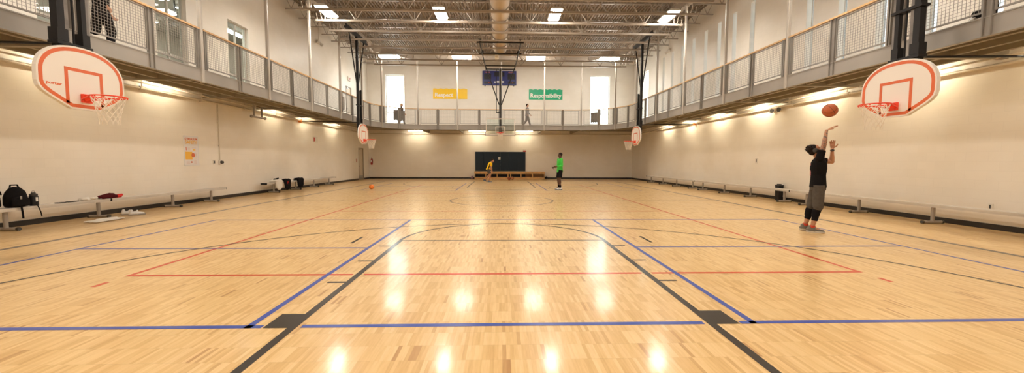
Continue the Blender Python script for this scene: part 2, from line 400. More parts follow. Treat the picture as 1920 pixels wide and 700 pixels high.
for w in LWIN: window(k, 'Y', WL, w[0], w[1], w[2], w[3], -.5, mull=((w[0] + w[1]) / 2,), rails=(15.3,)); k += 1

# the room behind the left gallery windows
b = MB()
b.box(-48, 20, 12.2, WL - .8, 60, 12.4).box(-48, 20, 22.6, WL - .8, 60, 22.8).box(-48.2, 20, 12.2, -48, 60, 22.8).box(-48, 19.8, 12.2, WL - .8, 20, 22.8).box(-48, 60, 12.2, WL - .8, 60.2, 22.8)
struct(b.build('wall_side_room', M['roomwall']))
for q, (x, y) in enumerate(((-37.5, 40.5), (-37.5, 46.5), (-41.5, 43.0), (-41.5, 52.5), (-37.5, 54.0), (-45, 48))):
    t = thing('room_ceiling_light', 'bright fluorescent ceiling light seen through the gallery windows of the left wall', 'ceiling light', (x, y, 22.3), 'lights in the side room')
    MB().bbox(x - .55, y - 2.1, 22.35, x + .55, y + 2.1, 22.6, .06).build('housing', M['light_house'], t)
    MB().box(x - .45, y - 2, 22.28, x + .45, y + 2, 22.34).build('diffuser', M['room_light'], t)
# wall fan seen inside the second window
t = thing('wall_fan', 'round caged wall fan seen through the left gallery window behind the rail', 'fan', (-37.2, 42.9, 20.2))
c = V((-36.9, 42.9, 20.5)); ax = V((0.35, -0.94, 0)).normalized(); u, w, d = frame_of(ax)
b = MB()
for r in (.95, .72, .5, .3): b.tube([c + u * r * math.cos(2 * PI * j / 24) + w * r * math.sin(2 * PI * j / 24) + d * .12 for j in range(24)], .025, 5, True)
for j in range(14): b.bar(c + d * .12, c + d * .12 + (u * math.cos(2 * PI * j / 14) + w * math.sin(2 * PI * j / 14)) * .95, .025, .025)
b.build('cage', M['darkgrey'], t)
b = MB()
for j in range(4):
    a = 2 * PI * j / 4; e = u * math.cos(a) + w * math.sin(a); g = -u * math.sin(a) + w * math.cos(a)
    b.prism([(.1, -.12), (.8, -.3), (.85, .1), (.1, .12)], c, e, (g + d * .3).normalized(), .02)
b.build('blade', M['midgrey'], t)
MB().cyl(c - d * .45, c + d * .05, .22, 14).build('motor', M['darkgrey'], t, True)
MB().bar(c - d * .3, V((-36.9, 42.9, 22.6)) - d * .3, .12, .12).build('bracket', M['darkgrey'], t)

# doors
def door(i, y0, y1, z0, z1):
    o = struct(MB().box(WL - .25, y0 + .16, z0, WL - .1, y1 - .16, z1 - .16).build('door_%d' % i, M['door']))
    MB().box(WL - .5, y0 + .02, z0, WL + .06, y0 + .16, z1 - .02).box(WL - .5, y1 - .16, z0, WL + .06, y1 - .02, z1 - .02).box(WL - .5, y0 + .16, z1 - .16, WL + .06, y1 - .16, z1 - .02).build('door_frame', M['doorframe'], o)
    MB().box(WL - .1, y0 + .2, z0 + .05, WL - .08, y1 - .2, z0 + 1.0).build('kick_plate', M['kick'], o)
    MB().box(WL - .1, y0 + .3, z0 + 3.1, WL + .1, y0 + .42, z0 + 3.35).bar((WL + .1, y0 + .36, z0 + 3.25), (WL + .1, y0 + .8, z0 + 3.25), .06, .08).build('door_handle', M['kick'], o)
    MB().bbox(WL - .1, y0 + .3, z1 - .5, WL + .12, y0 + 1.2, z1 - .25, .03).build('door_closer', M['kick'], o)
door(1, 89.7, 92.9, 0, 7.55); door(2, 83.0, 86.0, 12.5, 20.6)

# ------------------------------------------------------------------ court lines, painted under the varnish
def lines(name, m, z, rects, arcs=()):
    b = MB()
    for x0, y0, x1, y1 in rects: b.add([(x0, y0, z), (x1, y0, z), (x1, y1, z), (x0, y1, z)], [(0, 1, 2, 3)])
    for cx, cy, r, wd, a0, a1 in arcs:
        n = 64; ps = [(math.cos(a0 + (a1 - a0) * i / n), math.sin(a0 + (a1 - a0) * i / n)) for i in range(n + 1)]
        b.add([(cx + c * (r - wd), cy + s * (r - wd), z) for c, s in ps] + [(cx + c * r, cy + s * r, z) for c, s in ps], [(i, n + 1 + i, n + 2 + i, i + 1) for i in range(n)])
    o = b.build(name, m, fl); fix_normals(o); return o
blk, arc = [], []
for e in (0, 1):
    g = (lambda y: y) if e == 0 else (lambda y: 84 - y)
    def R(x0, y0, x1, y1, L=blk): L.append((min(x0, x1), min(g(y0), g(y1)), max(x0, x1), max(g(y0), g(y1))))
    for sgn in (-1, 1):
        R(sgn * 5.76, 0, sgn * 6.0, 18.95)
        R(sgn * 6.0, 7, sgn * 6.67, 8)
        for y in (11.0, 14.17, 17.33): R(sgn * 6.0, y, sgn * 6.67, y + .17)
        R(sgn * 8.35, 18.2, sgn * 8.52, 20.0)
    R(-5.76, 18.78, 5.76, 18.95)
    a = 0 if e == 0 else PI
    arc.append((0, g(18.95), 6.0, .19, a, a + PI))
    t0 = math.asin(-5.25 / 19.75)
    arc.append((0, g(5.25), 19.75, .17, a + t0, a + PI - t0))
blk += [(-25.4, -.2, 25.4, 0), (-25.4, 84, 25.4, 84.2)]
lines('black_court_lines', M['black_line'], .006, blk, arc)
lines('grey_court_lines', M['grey_line'], .0045, [(-25.75, 0, -25.35, 84), (25.2, 0, 25.6, 84), (-25.35, 41.92, 25.2, 42.08)], [(0, 42, 6.0, .19, 0, 2 * PI)])
blu = []
for y0 in (7.0, 57.0):
    y1 = y0 + 20
    blu += [(-22, y1 - .2, 22, y1), (-22, y0, -21.8, y1), (21.8, y0, 22, y1), (-7.2, y0, -7.0, y1), (7.0, y0, 7.2, y1), (-21.8, y0 + 9.9, -7.2, y0 + 10.1), (7.2, y0 + 9.9, 21.8, y0 + 10.1)]
    for a, c in ((-22, -6.72), (-5.66, 5.66), (6.72, 22)): blu.append((a, y0, c, y0 + .2))
lines('blue_court_lines', M['blue_line'], .005, blu)
rd = []
for y0, y1 in ((12.0, 12.2), (71.8, 72.0)):
    for a, c in ((-15, -6.1), (-5.66, 5.66), (6.1, 15)): rd.append((a, y0, c, y1))
rd += [(-15, 12.2, -14.8, 71.8), (14.8, 12.2, 15, 71.8), (-14.8, 31.9, 14.8, 32.1), (-14.8, 51.9, 14.8, 52.1)]
for sx in (-1, 1): rd += [(sx * 15 - (0 if sx < 0 else .2), 10.7, sx * 15 + (.2 if sx < 0 else 0), 11.25), (sx * 15 - (0 if sx < 0 else .2), 72.75, sx * 15 + (.2 if sx < 0 else 0), 73.3)]
lines('red_court_lines', M['red_line'], .004, rd)

# ------------------------------------------------------------------ running track
def arcp(cx, cy, r, a0, a1, n): return [(cx + r * math.cos(a0 + (a1 - a0) * i / n), cy + r * math.sin(a0 + (a1 - a0) * i / n)) for i in range(n + 1)]
XT, YT, RC = 26.0, 84.0, 10.0
edge = [(-XT, YB)] + arcp(-XT + RC, YT - RC, RC, PI, PI / 2, 16) + arcp(XT - RC, YT - RC, RC, PI / 2, 0, 16) + [(XT, YB)]
def ribbon(b, pts, z0, z1, d0, d1):
    """vertical-sided strip along pts; d = distance towards the wall (left of travel)"""
    n = len(pts); rs = []
    for i in range(n):
        a = V(pts[max(0, i - 1)]); c = V(pts[min(n - 1, i + 1)]); t = (c - a).normalized(); nm = V((-t.y, t.x))
        p = V(pts[i]); rs.append([(*(p + nm * d0), z0), (*(p + nm * d1), z0), (*(p + nm * d1), z1), (*(p + nm * d0), z1)])
    return b.rings(rs)
# slab: U-shaped polygon
out = [(-XT + 0, YB)] + edge[1:-1] + [(XT, YB), (WR, YB), (WR, YF), (WL, YF), (WL, YB)]
b = MB(); b.prism(out, (0, 0, 12.15), (1, 0, 0), (0, 1, 0), .25)
o = struct(b.build('track_slab', [M['soffit'], M['concrete']]))
fix_normals(o)
for p in o.data.polygons:
    if p.normal.z > .5: p.material_index = 1
b = MB(); ribbon(b, edge, TZ0 + .07, TZ1 - .07, -.02, .06); ribbon(b, edge, TZ0, TZ0 + .07, -.06, .28); ribbon(b, edge, TZ1 - .07, TZ1, -.06, .28)
struct(b.build('track_edge_beam', M['fascia'], None, True, 30))
b = MB()
for d in (1.7, 3.6, 5.4): ribbon(b, edge, 11.62, 12.15, d, d + .32)
struct(b.build('track_floor_beam', M['soffit']))
b = MB()
COLL = [-8.2, 1.8, 11.8, 21.8, 31.8, 41.7, 51.6, 61.6, 71.6]; COLR = [-7.8, 2.2, 12.2, 22.2, 32.2, 42.3, 52.6, 62.5, 72.4]
for y in COLL: b.box(-XT - .3, y - .2, 11.5, WL, y + .2, 12.15)
for y in COLR: b.box(XT + .3, y - .2, 11.5, WR, y + .2, 12.15)
FCOL = [-18.2, -9.6, 0.0, 9.5, 17.7]
for x in FCOL: b.box(x - .2, YT + .3, 11.5, x + .2, YF, 12.15)
struct(b.build('track_cross_beam', M['soffit']))
# columns (hang the track edge from the roof girders)
apt = lambda cx, a: (cx + RC * math.cos(a), YT - RC + RC * math.sin(a))
cornerL, cornerR = apt(-XT + RC, math.radians(149)), apt(XT - RC, math.radians(36))
colpts = [(-XT, y) for y in COLL[2:]] + [cornerL] + [(x, YT) for x in FCOL] + [cornerR] + [(XT, y) for y in reversed(COLR[2:])]
for x, y in colpts:
    b = MB(); b.bbox(x - .15, y - .15, TZ0 - .12, x + .15, y + .15, 26.4, .05); b.box(x - .3, y - .3, 26.3, x + .3, y + .3, 26.4)
    struct(b.build('column', M['column'], None, False, base=(x, y, 0)))
# girders on the columns
def ibeam(b, p, q, w=.75, h=1.5, z=26.4):
    p, q = V((*p, z)), V((*q, z)); k = V((0, 0, 1))
    b.bar(p + k * .04, q + k * .04, w, .08); b.bar(p + k * (h - .04), q + k * (h - .04), w, .08); b.bar(p + k * h / 2, q + k * h / 2, .07, h - .16)
b = MB(); ibeam(b, (-XT, YB), (-XT, 77.5)); ibeam(b, (XT, YB), (XT, 77.5)); struct(b.build('beam', M['steel_cream']))
b = MB(); ibeam(b, (-19, YT), (19, YT)); ibeam(b, (-XT, 77.8), (-19.2, YT)); ibeam(b, (XT, 77.8), (19.2, YT)); struct(b.build('beam', M['steel_cream']))
# small joists over the track, from girder to side wall
for side, x0, x1, nm in ((-1, -XT, WL, 'left'), (1, XT, WR, 'right')):
    b = MB(); y = 14.0
    while y < 96:
        z0, z1 = 27.9, 29.9
        b.bar((x0, y, z1), (x1, y, z1), .22, .16); b.bar((x0 + side * .9, y, z0), (x1, y, z0), .2, .14)
        n = 4; dx = (x1 - x0) / n
        for i in range(n):
            xa = x0 + dx * i; b.cyl((xa, y, z1), (xa + dx / 2, y, z0), .05, 5).cyl((xa + dx / 2, y, z0), (xa + dx, y, z1), .05, 5)
        y += 4.15
    struct(b.build('beam', M['steel_cream']))

# railing bays
def along(pts):
    s = [0]
    for i in range(1, len(pts)): s.append(s[-1] + (V(pts[i]) - V(pts[i - 1])).length)
    return s
def at_s(pts, s, d):
    d = max(0, min(s[-1], d))
    for i in range(len(pts) - 1):
        if d <= s[i + 1] + 1e-9:
            f = (d - s[i]) / (s[i + 1] - s[i]); a, c = V(pts[i]), V(pts[i + 1]); return a + (c - a) * f, (c - a).normalized()
def sub(pts, s, d0, d1):
    r = [at_s(pts, s, d0)[0]] + [V(pts[i]) for i in range(len(pts)) if d0 < s[i] < d1] + [at_s(pts, s, d1)[0]]
    return [tuple(p) for p in r]
EN = 20
path = [(-XT, 1.8)] + arcp(-XT + RC, YT - RC, RC, PI, PI / 2, EN) + arcp(XT - RC, YT - RC, RC, PI / 2, 0, EN) + [(XT, 2.2)]
S = along(path)
def s_of(p):
    best = min(((V(at_s(path, S, d)[0]) - V(p)).length, d) for d in [i * .05 for i in range(int(S[-1] / .05) + 1)]); return best[1]
def railing(p0, p1, label):
    d0, d1 = s_of(p0), s_of(p1); mid = (d0 + d1) / 2; pm = at_s(path, S, mid)[0]
    t = thing('track_railing', label, 'railing', (pm.x, pm.y, TZ1), 'railing sections of the running track')
    ribbon(MB(), sub(path, S, d0 + .2, d1 - .2), 0, 1, 0, 1)
    b = MB(); ribbon(b, sub(path, S, d0 + .2, d1 - .2), RAILZ - .13, RAILZ, -.12, .14); b.build('handrail', M['railwood'], t, True, 30)
    def post(dd, w, z0):
        c, tn = at_s(path, S, dd); nm = V((-tn.y, tn.x)); c3 = V((c.x, c.y, 0)); T = V((tn.x, tn.y, 0)); Nn = V((nm.x, nm.y, 0))
        b = MB()
        for sg in (-1, 1):
            q = c3 + T * sg * w / 2
            b.rings([[q + T * a * .03 + Nn * (e - .03) + V((0, 0, z)) for a, e in ((-1, -.1), (1, -.1), (1, .13), (-1, .13))] for z in (z0, RAILZ - .13)])
        if w > .3:
            b.rings([[c3 + T * a * w * .42 + Nn * e + V((0, 0, z)) for a, e in ((-1, -.0), (1, -.0), (1, .04), (-1, .04))] for z in (z0, RAILZ - .13)])
        b.build('post', M['steel_grey'], t)
    post(d0 + .42, .18, TZ1); post(mid, .38, TZ0 + .02); post(d1 - .42, .18, TZ1)
    for e0, e1 in ((d0 + .6, mid - .26), (mid + .26, d1 - .6)):
        z0, z1 = TZ1 + .3, RAILZ - .3; pf = sub(path, S, e0, e1)
        b = MB(); ribbon(b, pf, z0 - .09, z0, -.04, .04); ribbon(b, pf, z1, z1 + .07, -.04, .04)
        for dd in (e0 + .04, e1 - .04): ribbon(b, sub(path, S, dd - .04, dd + .04), z0, z1, -.04, .04)
        pn = b.build('panel_frame', M['steel_grey'], t)
        b = MB(); k = int((z1 - z0) / .2)
        for i in range(1, k + 1):
            z = z0 + (z1 - z0) * i / (k + 1); ribbon(b, pf, z - .009, z + .009, -.009, .009)
        k = int((e1 - e0) / .215)
        for i in range(1, k + 1):
            c, tn = at_s(path, S, e0 + (e1 - e0) * i / (k + 1)); b.bar((c.x, c.y, z0), (c.x, c.y, z1), .019, .019)
        b.build('wire_mesh', M['mesh_grey'], pn)
ys = list(reversed(COLL[1:]))
for i in range(len(ys) - 1):
    railing((-XT, ys[i + 1]), (-XT, ys[i]), 'grey wire mesh railing on the left track, %s straight bay from the far corner' % ORD[i])
ys = list(reversed(COLR[1:]))
for i in range(len(ys) - 1):
    railing((XT, ys[i]), (XT, ys[i + 1]), 'grey wire mesh railing on the right track, %s straight bay from the far corner' % ORD[i])
railing((-XT, COLL[-1]), cornerL, 'curved grey mesh railing at the far left corner, bay starting beside the black hoop mast')
railing(cornerL, (FCOL[0], YT), 'curved grey mesh railing at the far left corner, in front of the bright window')
FL = ['below the yellow sign', 'between yellow sign and the glass backboard', 'between the glass backboard and the walking person', 'below the right end of the green sign']
for i in range(4): railing((FCOL[i], YT), (FCOL[i + 1], YT), 'straight grey mesh railing on the far track ' + FL[i])
railing((FCOL[-1], YT), cornerR, 'curved grey mesh railing at the far right corner, in front of the bright window')
railing(cornerR, (XT, COLR[-1]), 'curved grey mesh railing at the far right corner, bay ending beside the black hoop mast')

# ------------------------------------------------------------------ roof joists, duct, high-bay lights
JY = [27.6, 31.7, 35.9, 40.0, 44.2, 48.3, 52.4, 56.6, 60.7, 64.9, 69.0, 73.2, 77.3]
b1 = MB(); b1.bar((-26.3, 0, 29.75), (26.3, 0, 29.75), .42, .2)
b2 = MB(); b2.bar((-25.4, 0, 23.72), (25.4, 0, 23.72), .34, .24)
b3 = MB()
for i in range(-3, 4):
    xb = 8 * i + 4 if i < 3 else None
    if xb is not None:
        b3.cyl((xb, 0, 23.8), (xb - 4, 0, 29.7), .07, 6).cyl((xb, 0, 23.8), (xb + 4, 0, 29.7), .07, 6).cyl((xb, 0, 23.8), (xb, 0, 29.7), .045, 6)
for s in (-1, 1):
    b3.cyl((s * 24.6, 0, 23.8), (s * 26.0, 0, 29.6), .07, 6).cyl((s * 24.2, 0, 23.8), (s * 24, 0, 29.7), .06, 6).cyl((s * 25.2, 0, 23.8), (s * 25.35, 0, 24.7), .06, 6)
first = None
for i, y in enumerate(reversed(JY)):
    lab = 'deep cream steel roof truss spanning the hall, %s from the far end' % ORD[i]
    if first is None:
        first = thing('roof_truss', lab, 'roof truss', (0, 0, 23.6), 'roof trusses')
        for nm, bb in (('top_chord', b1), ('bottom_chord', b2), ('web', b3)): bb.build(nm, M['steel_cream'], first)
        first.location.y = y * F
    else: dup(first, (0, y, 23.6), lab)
# fabric duct resting in the trusses
t = thing('air_duct', 'long round cream air duct running through the middle of the roof trusses', 'duct', (0, 48, 25.1))
b = MB(); prof = []
for y in [14 + .5 * i for i in range(113)]:
    r = 1.22 + .05 * math.cos(2 * PI * (y - 48.3) / 4.15); prof.append((r, y - 14))
prof.append((1.0, 56.4)); prof.append((.6, 56.8))
b.lathe((-.25, 14, 25.15), prof, 28, (0, 1, 0)); b.build('duct_tube', M['duct'], t, True)
for y in JY:
    if y < 70:
        MB().tube([(-.25 + 1.33 * math.cos(a), y + .35, 25.15 + 1.33 * math.sin(a)) for a in [PI * 2 * i / 28 for i in range(28)]], .055, 6, True).build('hoop_strap', M['steel_cream'], t, True)

def hibay(x, y, z, lx, ly, label, proto=[]):
    if proto and proto[0][1] == (lx, ly): return dup(proto[0][0], (x, y, z), label)
    t = thing('high_bay_light', label, 'ceiling light', (0, 0, z), 'high bay ceiling lights')
    b = MB(); b.rings([[(-lx, -ly, z + .02), (lx, -ly, z + .02), (lx, ly, z + .02), (-lx, ly, z + .02)], [(-lx, -ly, z + .12), (lx, -ly, z + .12), (lx, ly, z + .12), (-lx, ly, z + .12)],
                       [(-lx * .6, -ly * .92, z + .38), (lx * .6, -ly * .92, z + .38), (lx * .6, ly * .92, z + .38), (-lx * .6, ly * .92, z + .38)]])
    b.build('housing', M['light_house'], t)
    MB().bbox(-lx + .06, -ly + .06, z - (.36 if lx > ly else .15), lx - .06, ly - .06, z + .02, .08).build('lens', M['hibay'], t)
    for s in (-1, 1):
        hx, hy = (0, s * ly * .8) if lx < ly else (s * lx * .8, 0)
        MB().cyl((hx, hy, z + .37), (hx, hy, 29.95), .025, 6).build('hanger', M['midgrey'], t)
    t.location = V((x, y, z)) * F
    proto[:] = [(t, (lx, ly))]
    return t
LX = [(-23.2, 'above the left wall side'), (-8.2, 'left of the duct'), (7.2, 'right of the duct'), (22.7, 'above the right wall side')]
for ry, rn, lx, ly in ((50.7, 'near', .78, 2.0), (25.6, 'overhead', .78, 2.0), (1.0, 'rear', .78, 2.0), (80.3, 'far', 2.0, .8)):
    for x, w in LX:
        hibay(x, ry, 26.2 if rn == 'far' else 24.3, lx, ly, {'near': 'glaring slanted ceiling light in the nearer visible row, ', 'far': 'glaring wide ceiling light in the farthest row, ', 'overhead': 'ceiling light in the row above the near backboards, ', 'rear': 'ceiling light in the row behind the camera, '}[rn] + w)

# ------------------------------------------------------------------ strip lights and pipes below the track
def strip(x, y, along_y, label):
    t = thing('strip_light', label, 'strip light', (x, y, 11.8), 'strip lights under the track')
    a, c = (.16, 2.1) if along_y else (2.1, .16)
    MB().bbox(x - a, y - c, 11.97, x + a, y + c, 12.15, .03).build('housing', M['light_house'], t)
    b = MB()
    for s in (-1, 1):
        if along_y: b.cyl((x + s * .09, y - 2, 11.91), (x + s * .09, y + 2, 11.91), .055, 8)
        else: b.cyl((x - 2, y + s * .09, 11.91), (x + 2, y + s * .09, 11.91), .055, 8)
    b.build('tube', M['strip'], t)
for i, y in enumerate((75.0, 64.0, 54.8, 36.0, 27.2, 17.0)): strip(-31.7, y, True, 'lit strip light under the left track, %s from the far corner' % ORD[i])
for i, y in enumerate((75.0, 65.2, 56.2, 46.6, 37.0, 27.4, 17.4)): strip(32.0, y, True, 'lit strip light under the right track, %s from the far corner' % ORD[i])
for x, w in ((-20.8, 'left of the glass backboard, nearer the corner'), (-5.9, 'just left of the glass backboard'), (5.8, 'just right of the glass backboard')):
    strip(x, 94.6, False, 'lit strip light under the far track ' + w)
for side, x, y1 in (('left', WL + .3, 88), ('right', WR - .3, 95)):
    sg = 1 if side == 'left' else -1
    t = thing('wall_pipe', 'long cream pipes running below the track along the %s wall' % side, 'pipe', (x, 40, 11))
    MB().cyl((x, -10, 11.15), (x, y1, 11.15), .11, 10).build('pipe', M['pipe_cream'], t, True)
    MB().cyl((x + sg * .5, -10, 11.55), (x + sg * .5, y1, 11.55), .07, 8).build('pipe', M['pipe_cream'], t, True)
    y = 12
    while y < y1 - 3:
        b = MB(); b.cyl((x, y - .25, 11.15), (x, y + .25, 11.15), .17, 10).bar((x - sg * .3, y, 11.15), (x + sg * .1, y, 11.15), .1, .3)
        b.bar((x, y, 11.15), (x, y, 12.15), .06, .06); y += 7.3
        b.build('pipe_clamp', M['pipe_cream'], t)
t = thing('wall_pipe', 'long cream pipe running below the track along the far wall', 'pipe', (0, YF - .3, 11))
MB().cyl((WL + .5, YF - .3, 11.3), (WR - .5, YF - .3, 11.3), .1, 10).build('pipe', M['pipe_cream'], t, True)
for i in range(9): MB().bar((-30 + 7.5 * i, YF - .3, 11.3), (-30 + 7.5 * i, YF - .3, 12.15), .06, .06).build('pipe_clamp', M['pipe_cream'], t)
# two short pipes with a cross bar hanging under the left track
t = thing('hanging_bracket', 'short hanging pipe bracket with crossbar under the left track', 'bracket', (-32.3, 50.2, 10.3))
b = MB()
for y in (49.2, 50.9): b.cyl((-32.3, y, 10.2), (-32.3, y, 12.15), .12, 10)
b.build('pipe', M['midgrey'], t, True)
MB().cyl((-32.3, 48.7, 10.25), (-32.3, 51.6, 10.25), .13, 10).sphere((-32.3, 48.7, 10.25), .2, 12, 8).sphere((-32.3, 51.6, 10.25), .2, 12, 8).build('crossbar', M['midgrey'], t, True)

# ------------------------------------------------------------------ basketball goals
def fan_outline(inset=0.0, n=24):
    hw, zt, zs, i = 2.25, 3.32, 1.72, inset
    pts = [(-.72 + i * .2, i), (.72 - i * .2, i), (1.72 - i * .5, .55 + i * .9), (2.02 - i * .75, .76 + i * .75), (2.18 - i * .9, .96 + i * .5), (hw - i, 1.22 + i * .2)]
    for k in range(n + 1):
        a = PI * k / n; c = math.cos(a); pts.append(((hw - i) * math.copysign(abs(c) ** .86, c), zs + (zt - zs - i) * math.sin(a) ** .95))
    pts += [(-x, z) for x, z in reversed(pts[2:6])]
    return pts
def net_mesh(c, r0, r1, h, k=12):
    b = MB(); n = 6; c = V(c)
    def pt(a, f):
        r = r0 + (r1 - r0) * (1 - (1 - f) ** 1.6); return c + V((r * math.cos(a), r * math.sin(a), -h * f))
    for i in range(k):
        a0 = 2 * PI * i / k
        for sg in (-1, 1):
            b.tube([pt(a0 + sg * PI / k * j, j / n) for j in range(n + 1)], .016, 4)
    for i in range(k):
        a = 2 * PI * i / k + PI / k * n; p = pt(a, 1); b.cyl(p, p - V((0, 0, .1)), .022, 5)
    return b
def rim_parts(t, c, bx, sg, zr):
    """c ring centre, bx board face x, sg = +1 if the ring is on +x side"""
    c = V(c)
    r = MB().tube([c + V((.75 * math.cos(2 * PI * j / 40), .75 * math.sin(2 * PI * j / 40), 0)) for j in range(40)], .036, 8, True)
    d = V((sg, 0, 0)) if isinstance(sg, (int, float)) else V(sg); e = V((-d.y, d.x, 0)); near = V(bx)
    for s in (-1, 1): r.bar(near + e * s * .22 + V((0, 0, -.18)), c - d * .45 + e * s * .6 + V((0, 0, -.03)), .05, .05)
    r.bar(near + V((0, 0, -.05)), c - d * .73 + V((0, 0, -.02)), .42, .09)
    for j in range(12):
        p = c + V((.75 * math.cos(2 * PI * j / 12), .75 * math.sin(2 * PI * j / 12), -.04)); r.sphere(p, .04, 6, 4)
    ro = r.build('rim', M['rim'], t, True)
    pl = MB(); o = near - e * .25 + V((0, 0, -.34)); pl.prism([(0, 0), (.5, 0), (.5, .46), (0, .46)], o, e, (0, 0, 1), .16)
    pl.rings([[near + e * a + V((0, 0, z)) + d * q for a, z, q in ((-.2, -.3, .1), (.2, -.3, .1), (.2, .08, .1), (-.2, .08, .1))], [near + e * a + V((0, 0, z)) + d * q for a, z, q in ((-.14, -.12, .5), (.14, -.12, .5), (.14, .02, .5), (-.14, .02, .5))]])
    po = pl.build('rim_bracket', M['rim'], t); fix_normals(po)
    net_mesh(c - V((0, 0, .04)), .72, .42, 1.35).build('net', M['net'], t)

def side_goal(sg, xb, yc, label, near):
    """sg=+1: on the left side facing +x; board face at xb, centre yc, bottom z 7.55"""
    z0 = 7.3; t = thing('basketball_hoop', label, 'basketball hoop', (xb, yc, z0), 'fan shaped side hoops')
    eu = V((0, 1, 0)) if sg > 0 else V((0, -1, 0)); ev = V((0, 0, 1)); nd = V((sg, 0, 0))
    o = V((xb, yc, z0)) - nd * .2
    bd = MB().prism(fan_outline(), o, eu, ev, .2).build('backboard', M['board_white'], t); fix_normals(bd)
    f = V((xb, yc, z0)) + nd * .002
    q = MB().band(fan_outline(.09), fan_outline(.27), f, eu, ev, .006)
    q.build('border_stripe', M['board_orange'], bd)
    q = MB()
    for s in (-1, 1): q.prism([(s * .9 - .085, .27), (s * .9 + .085, .27), (s * .9 + .085, 2.15), (s * .9 - .085, 2.15)], f, eu, ev, .006)
    q.prism([(-.985, 1.98), (.985, 1.98), (.985, 2.15), (-.985, 2.15)], f, eu, ev, .0065)
    q.build('target_square', M['board_orange'], bd)
    if sg > 0 and near: text_mesh('board_lettering', 'porter', .2, M['board_orange'], V((xb, yc, z0)) - eu * 1.86 + ev * 1.12 + nd * .004, eu, ev, bd, .004, False, 1.35, .006)
    zr = 8.02
    rim_parts(t, (xb + sg * 1.22, yc, zr), (xb, yc, zr), sg, zr)
    # ceiling mast behind the board
    m = MB(); xm = xb - sg * .62; tz = 24.6
    m.bar((xm, yc - .55, 9.2), (xm, yc - .55, tz), .36, .36); ma = m.build('mast', M['black'], t)
    m = MB(); m.bar((xm + sg * .05, yc + .62, 9.2), (xm + sg * .05, yc + .62, 16.2), .24, .24); m.build('slide_rail', M['black'], t)
    MB().box(xm - .12, yc - .36, 10.9, xm + .12, yc - .12, tz - 6 if near else 16).build('steel_channel', M['channel'], t); MB().box(xm - .1, yc + .75, 11.2, xm + .1, yc + .95, 15.9).build('steel_channel', M['channel'], t)
    MB().cyl((xm, yc + .2, 10.6), (xm, yc + .2, 16.0), .05, 8).build('lift_rod', M['black'], t)
    for z in (13.6, 10.75): MB().box(xm - .26, yc - .85, z - .08, xm + .26, yc + .95, z + .08).build('mount_strap', M['black'], t)
    MB().box(xm - .1, yc - .9, 9.0, xb - sg * .2, yc + .95, 10.35).build('mount_plate', M['black'], t)
    MB().box(xm - .24, yc - .82, 10.85, xm + .24, yc - .28, 11.5).build('mount_block', M['black'], t); MB().box(xm - .2, yc + .44, 10.85, xm + .24, yc + .84, 11.5).build('mount_block', M['black'], t)
    for s in (-1, 1): MB().cyl((xm, yc - .55 + s * .15, 16.4), (xm, yc - .55 + s * 3.3, tz - .1), .1, 8).build('brace', M['black'], t)
    MB().bar((xm, yc - 5.2, tz), (xm, yc + 4.2, tz), .35, .3).bar((xm, yc - 5.0, tz + .3), (xm, yc + 4.0, tz + .3), .12, .5).build('ceiling_rail', M['black'], t)
    xw = WL if sg > 0 else WR
    ar = MB().cyl((xm, yc, 10.85), (xw + sg * .15, yc, 11.0), .07, 8).build('wall_arm', M['black'], t)
    MB().box(xw + sg * .02, yc - .2, 10.8, xw + sg * .5, yc + .2, 11.2).build('end_bracket', M['orange'] if not near else M['black'], ar)
    return t
side_goal(1, -22.75, 18.7, 'white fan-shaped backboard with orange rim hung beside the left track, nearest the camera', True)
side_goal(-1, 23.45, 19.5, 'white fan-shaped backboard with orange rim on the right, above the shooting man', True)
side_goal(1, -22.75, 62.6, 'small distant fan-shaped backboard and hoop by the far left corner', False)
side_goal(-1, 23.1, 64.0, 'small distant fan-shaped backboard and hoop by the far right corner', False)
# glass goal at the far end
t = thing('basketball_hoop', 'rectangular glass backboard with orange rim hanging in the centre of the far end', 'basketball hoop', (0, 78.6, 9.9))
xc, yb, z0, z1 = -.2, 78.6, 9.9, 13.35
bd = MB().box(xc - 2.9, yb - .02, z0 + .1, xc + 2.9, yb + .02, z1 - .1).build('backboard', M['glass'], t)
q = MB()
for x0, x1, a, c in ((-3, -2.84, z0, z1), (2.84, 3, z0, z1), (-2.84, 2.84, z0, z0 + .2), (-2.84, 2.84, z1 - .22, z1)): q.box(xc + x0, yb - .06, a, xc + x1, yb + .06, c)
q.build('board_frame', M['board_white'], bd)
q = MB().box(xc - 3.12, yb - .1, z0 - .12, xc - 2.98, yb + .1, z0 + 1.4).box(xc + 2.98, yb - .1, z0 - .12, xc + 3.12, yb + .1, z0 + 1.4).box(xc - 3.12, yb - .1, z0 - .12, xc - .5, yb + .1, z0).box(xc + .5, yb - .1, z0 - .12, xc + 3.12, yb + .1, z0)
q.build('edge_padding', M['midgrey'], bd)
q = MB()
for x0, x1, a, c in ((-1, -.84, z0 + .3, z0 + 1.8), (.84, 1, z0 + .3, z0 + 1.8), (-.84, .84, z0 + 1.64, z0 + 1.8)): q.box(xc + x0, yb - .045, a, xc + x1, yb - .025, c)
q.build('target_square', M['board_white'], bd)
rim_parts(t, (xc, yb - 1.3, 10.35), (xc, yb - .06, 10.35), (0, -1, 0), 10.35)
MB().cyl((xc, yb + .7, 10.2), (xc, yb + .7, 23.6), .26, 14).build('mast', M['darkgrey'], t, True)
MB().box(xc - .3, yb + .06, 10.3, xc + .3, yb + .5, 11.4).build('mount_block', M['darkgrey'], t)
for s in (-1, 1):
    MB().cyl((xc + s * .25, yb + .55, 16.2), (xc + s * 3.0, yb - 2.3, 23.45), .1, 8).build('brace', M['black'], t)
    MB().cyl((xc + s * 3.0, yb - 2.3, 23.45), (xc + s * 3.3, 60.6, 23.45), .1, 8).build('support_pipe', M['black'], t)
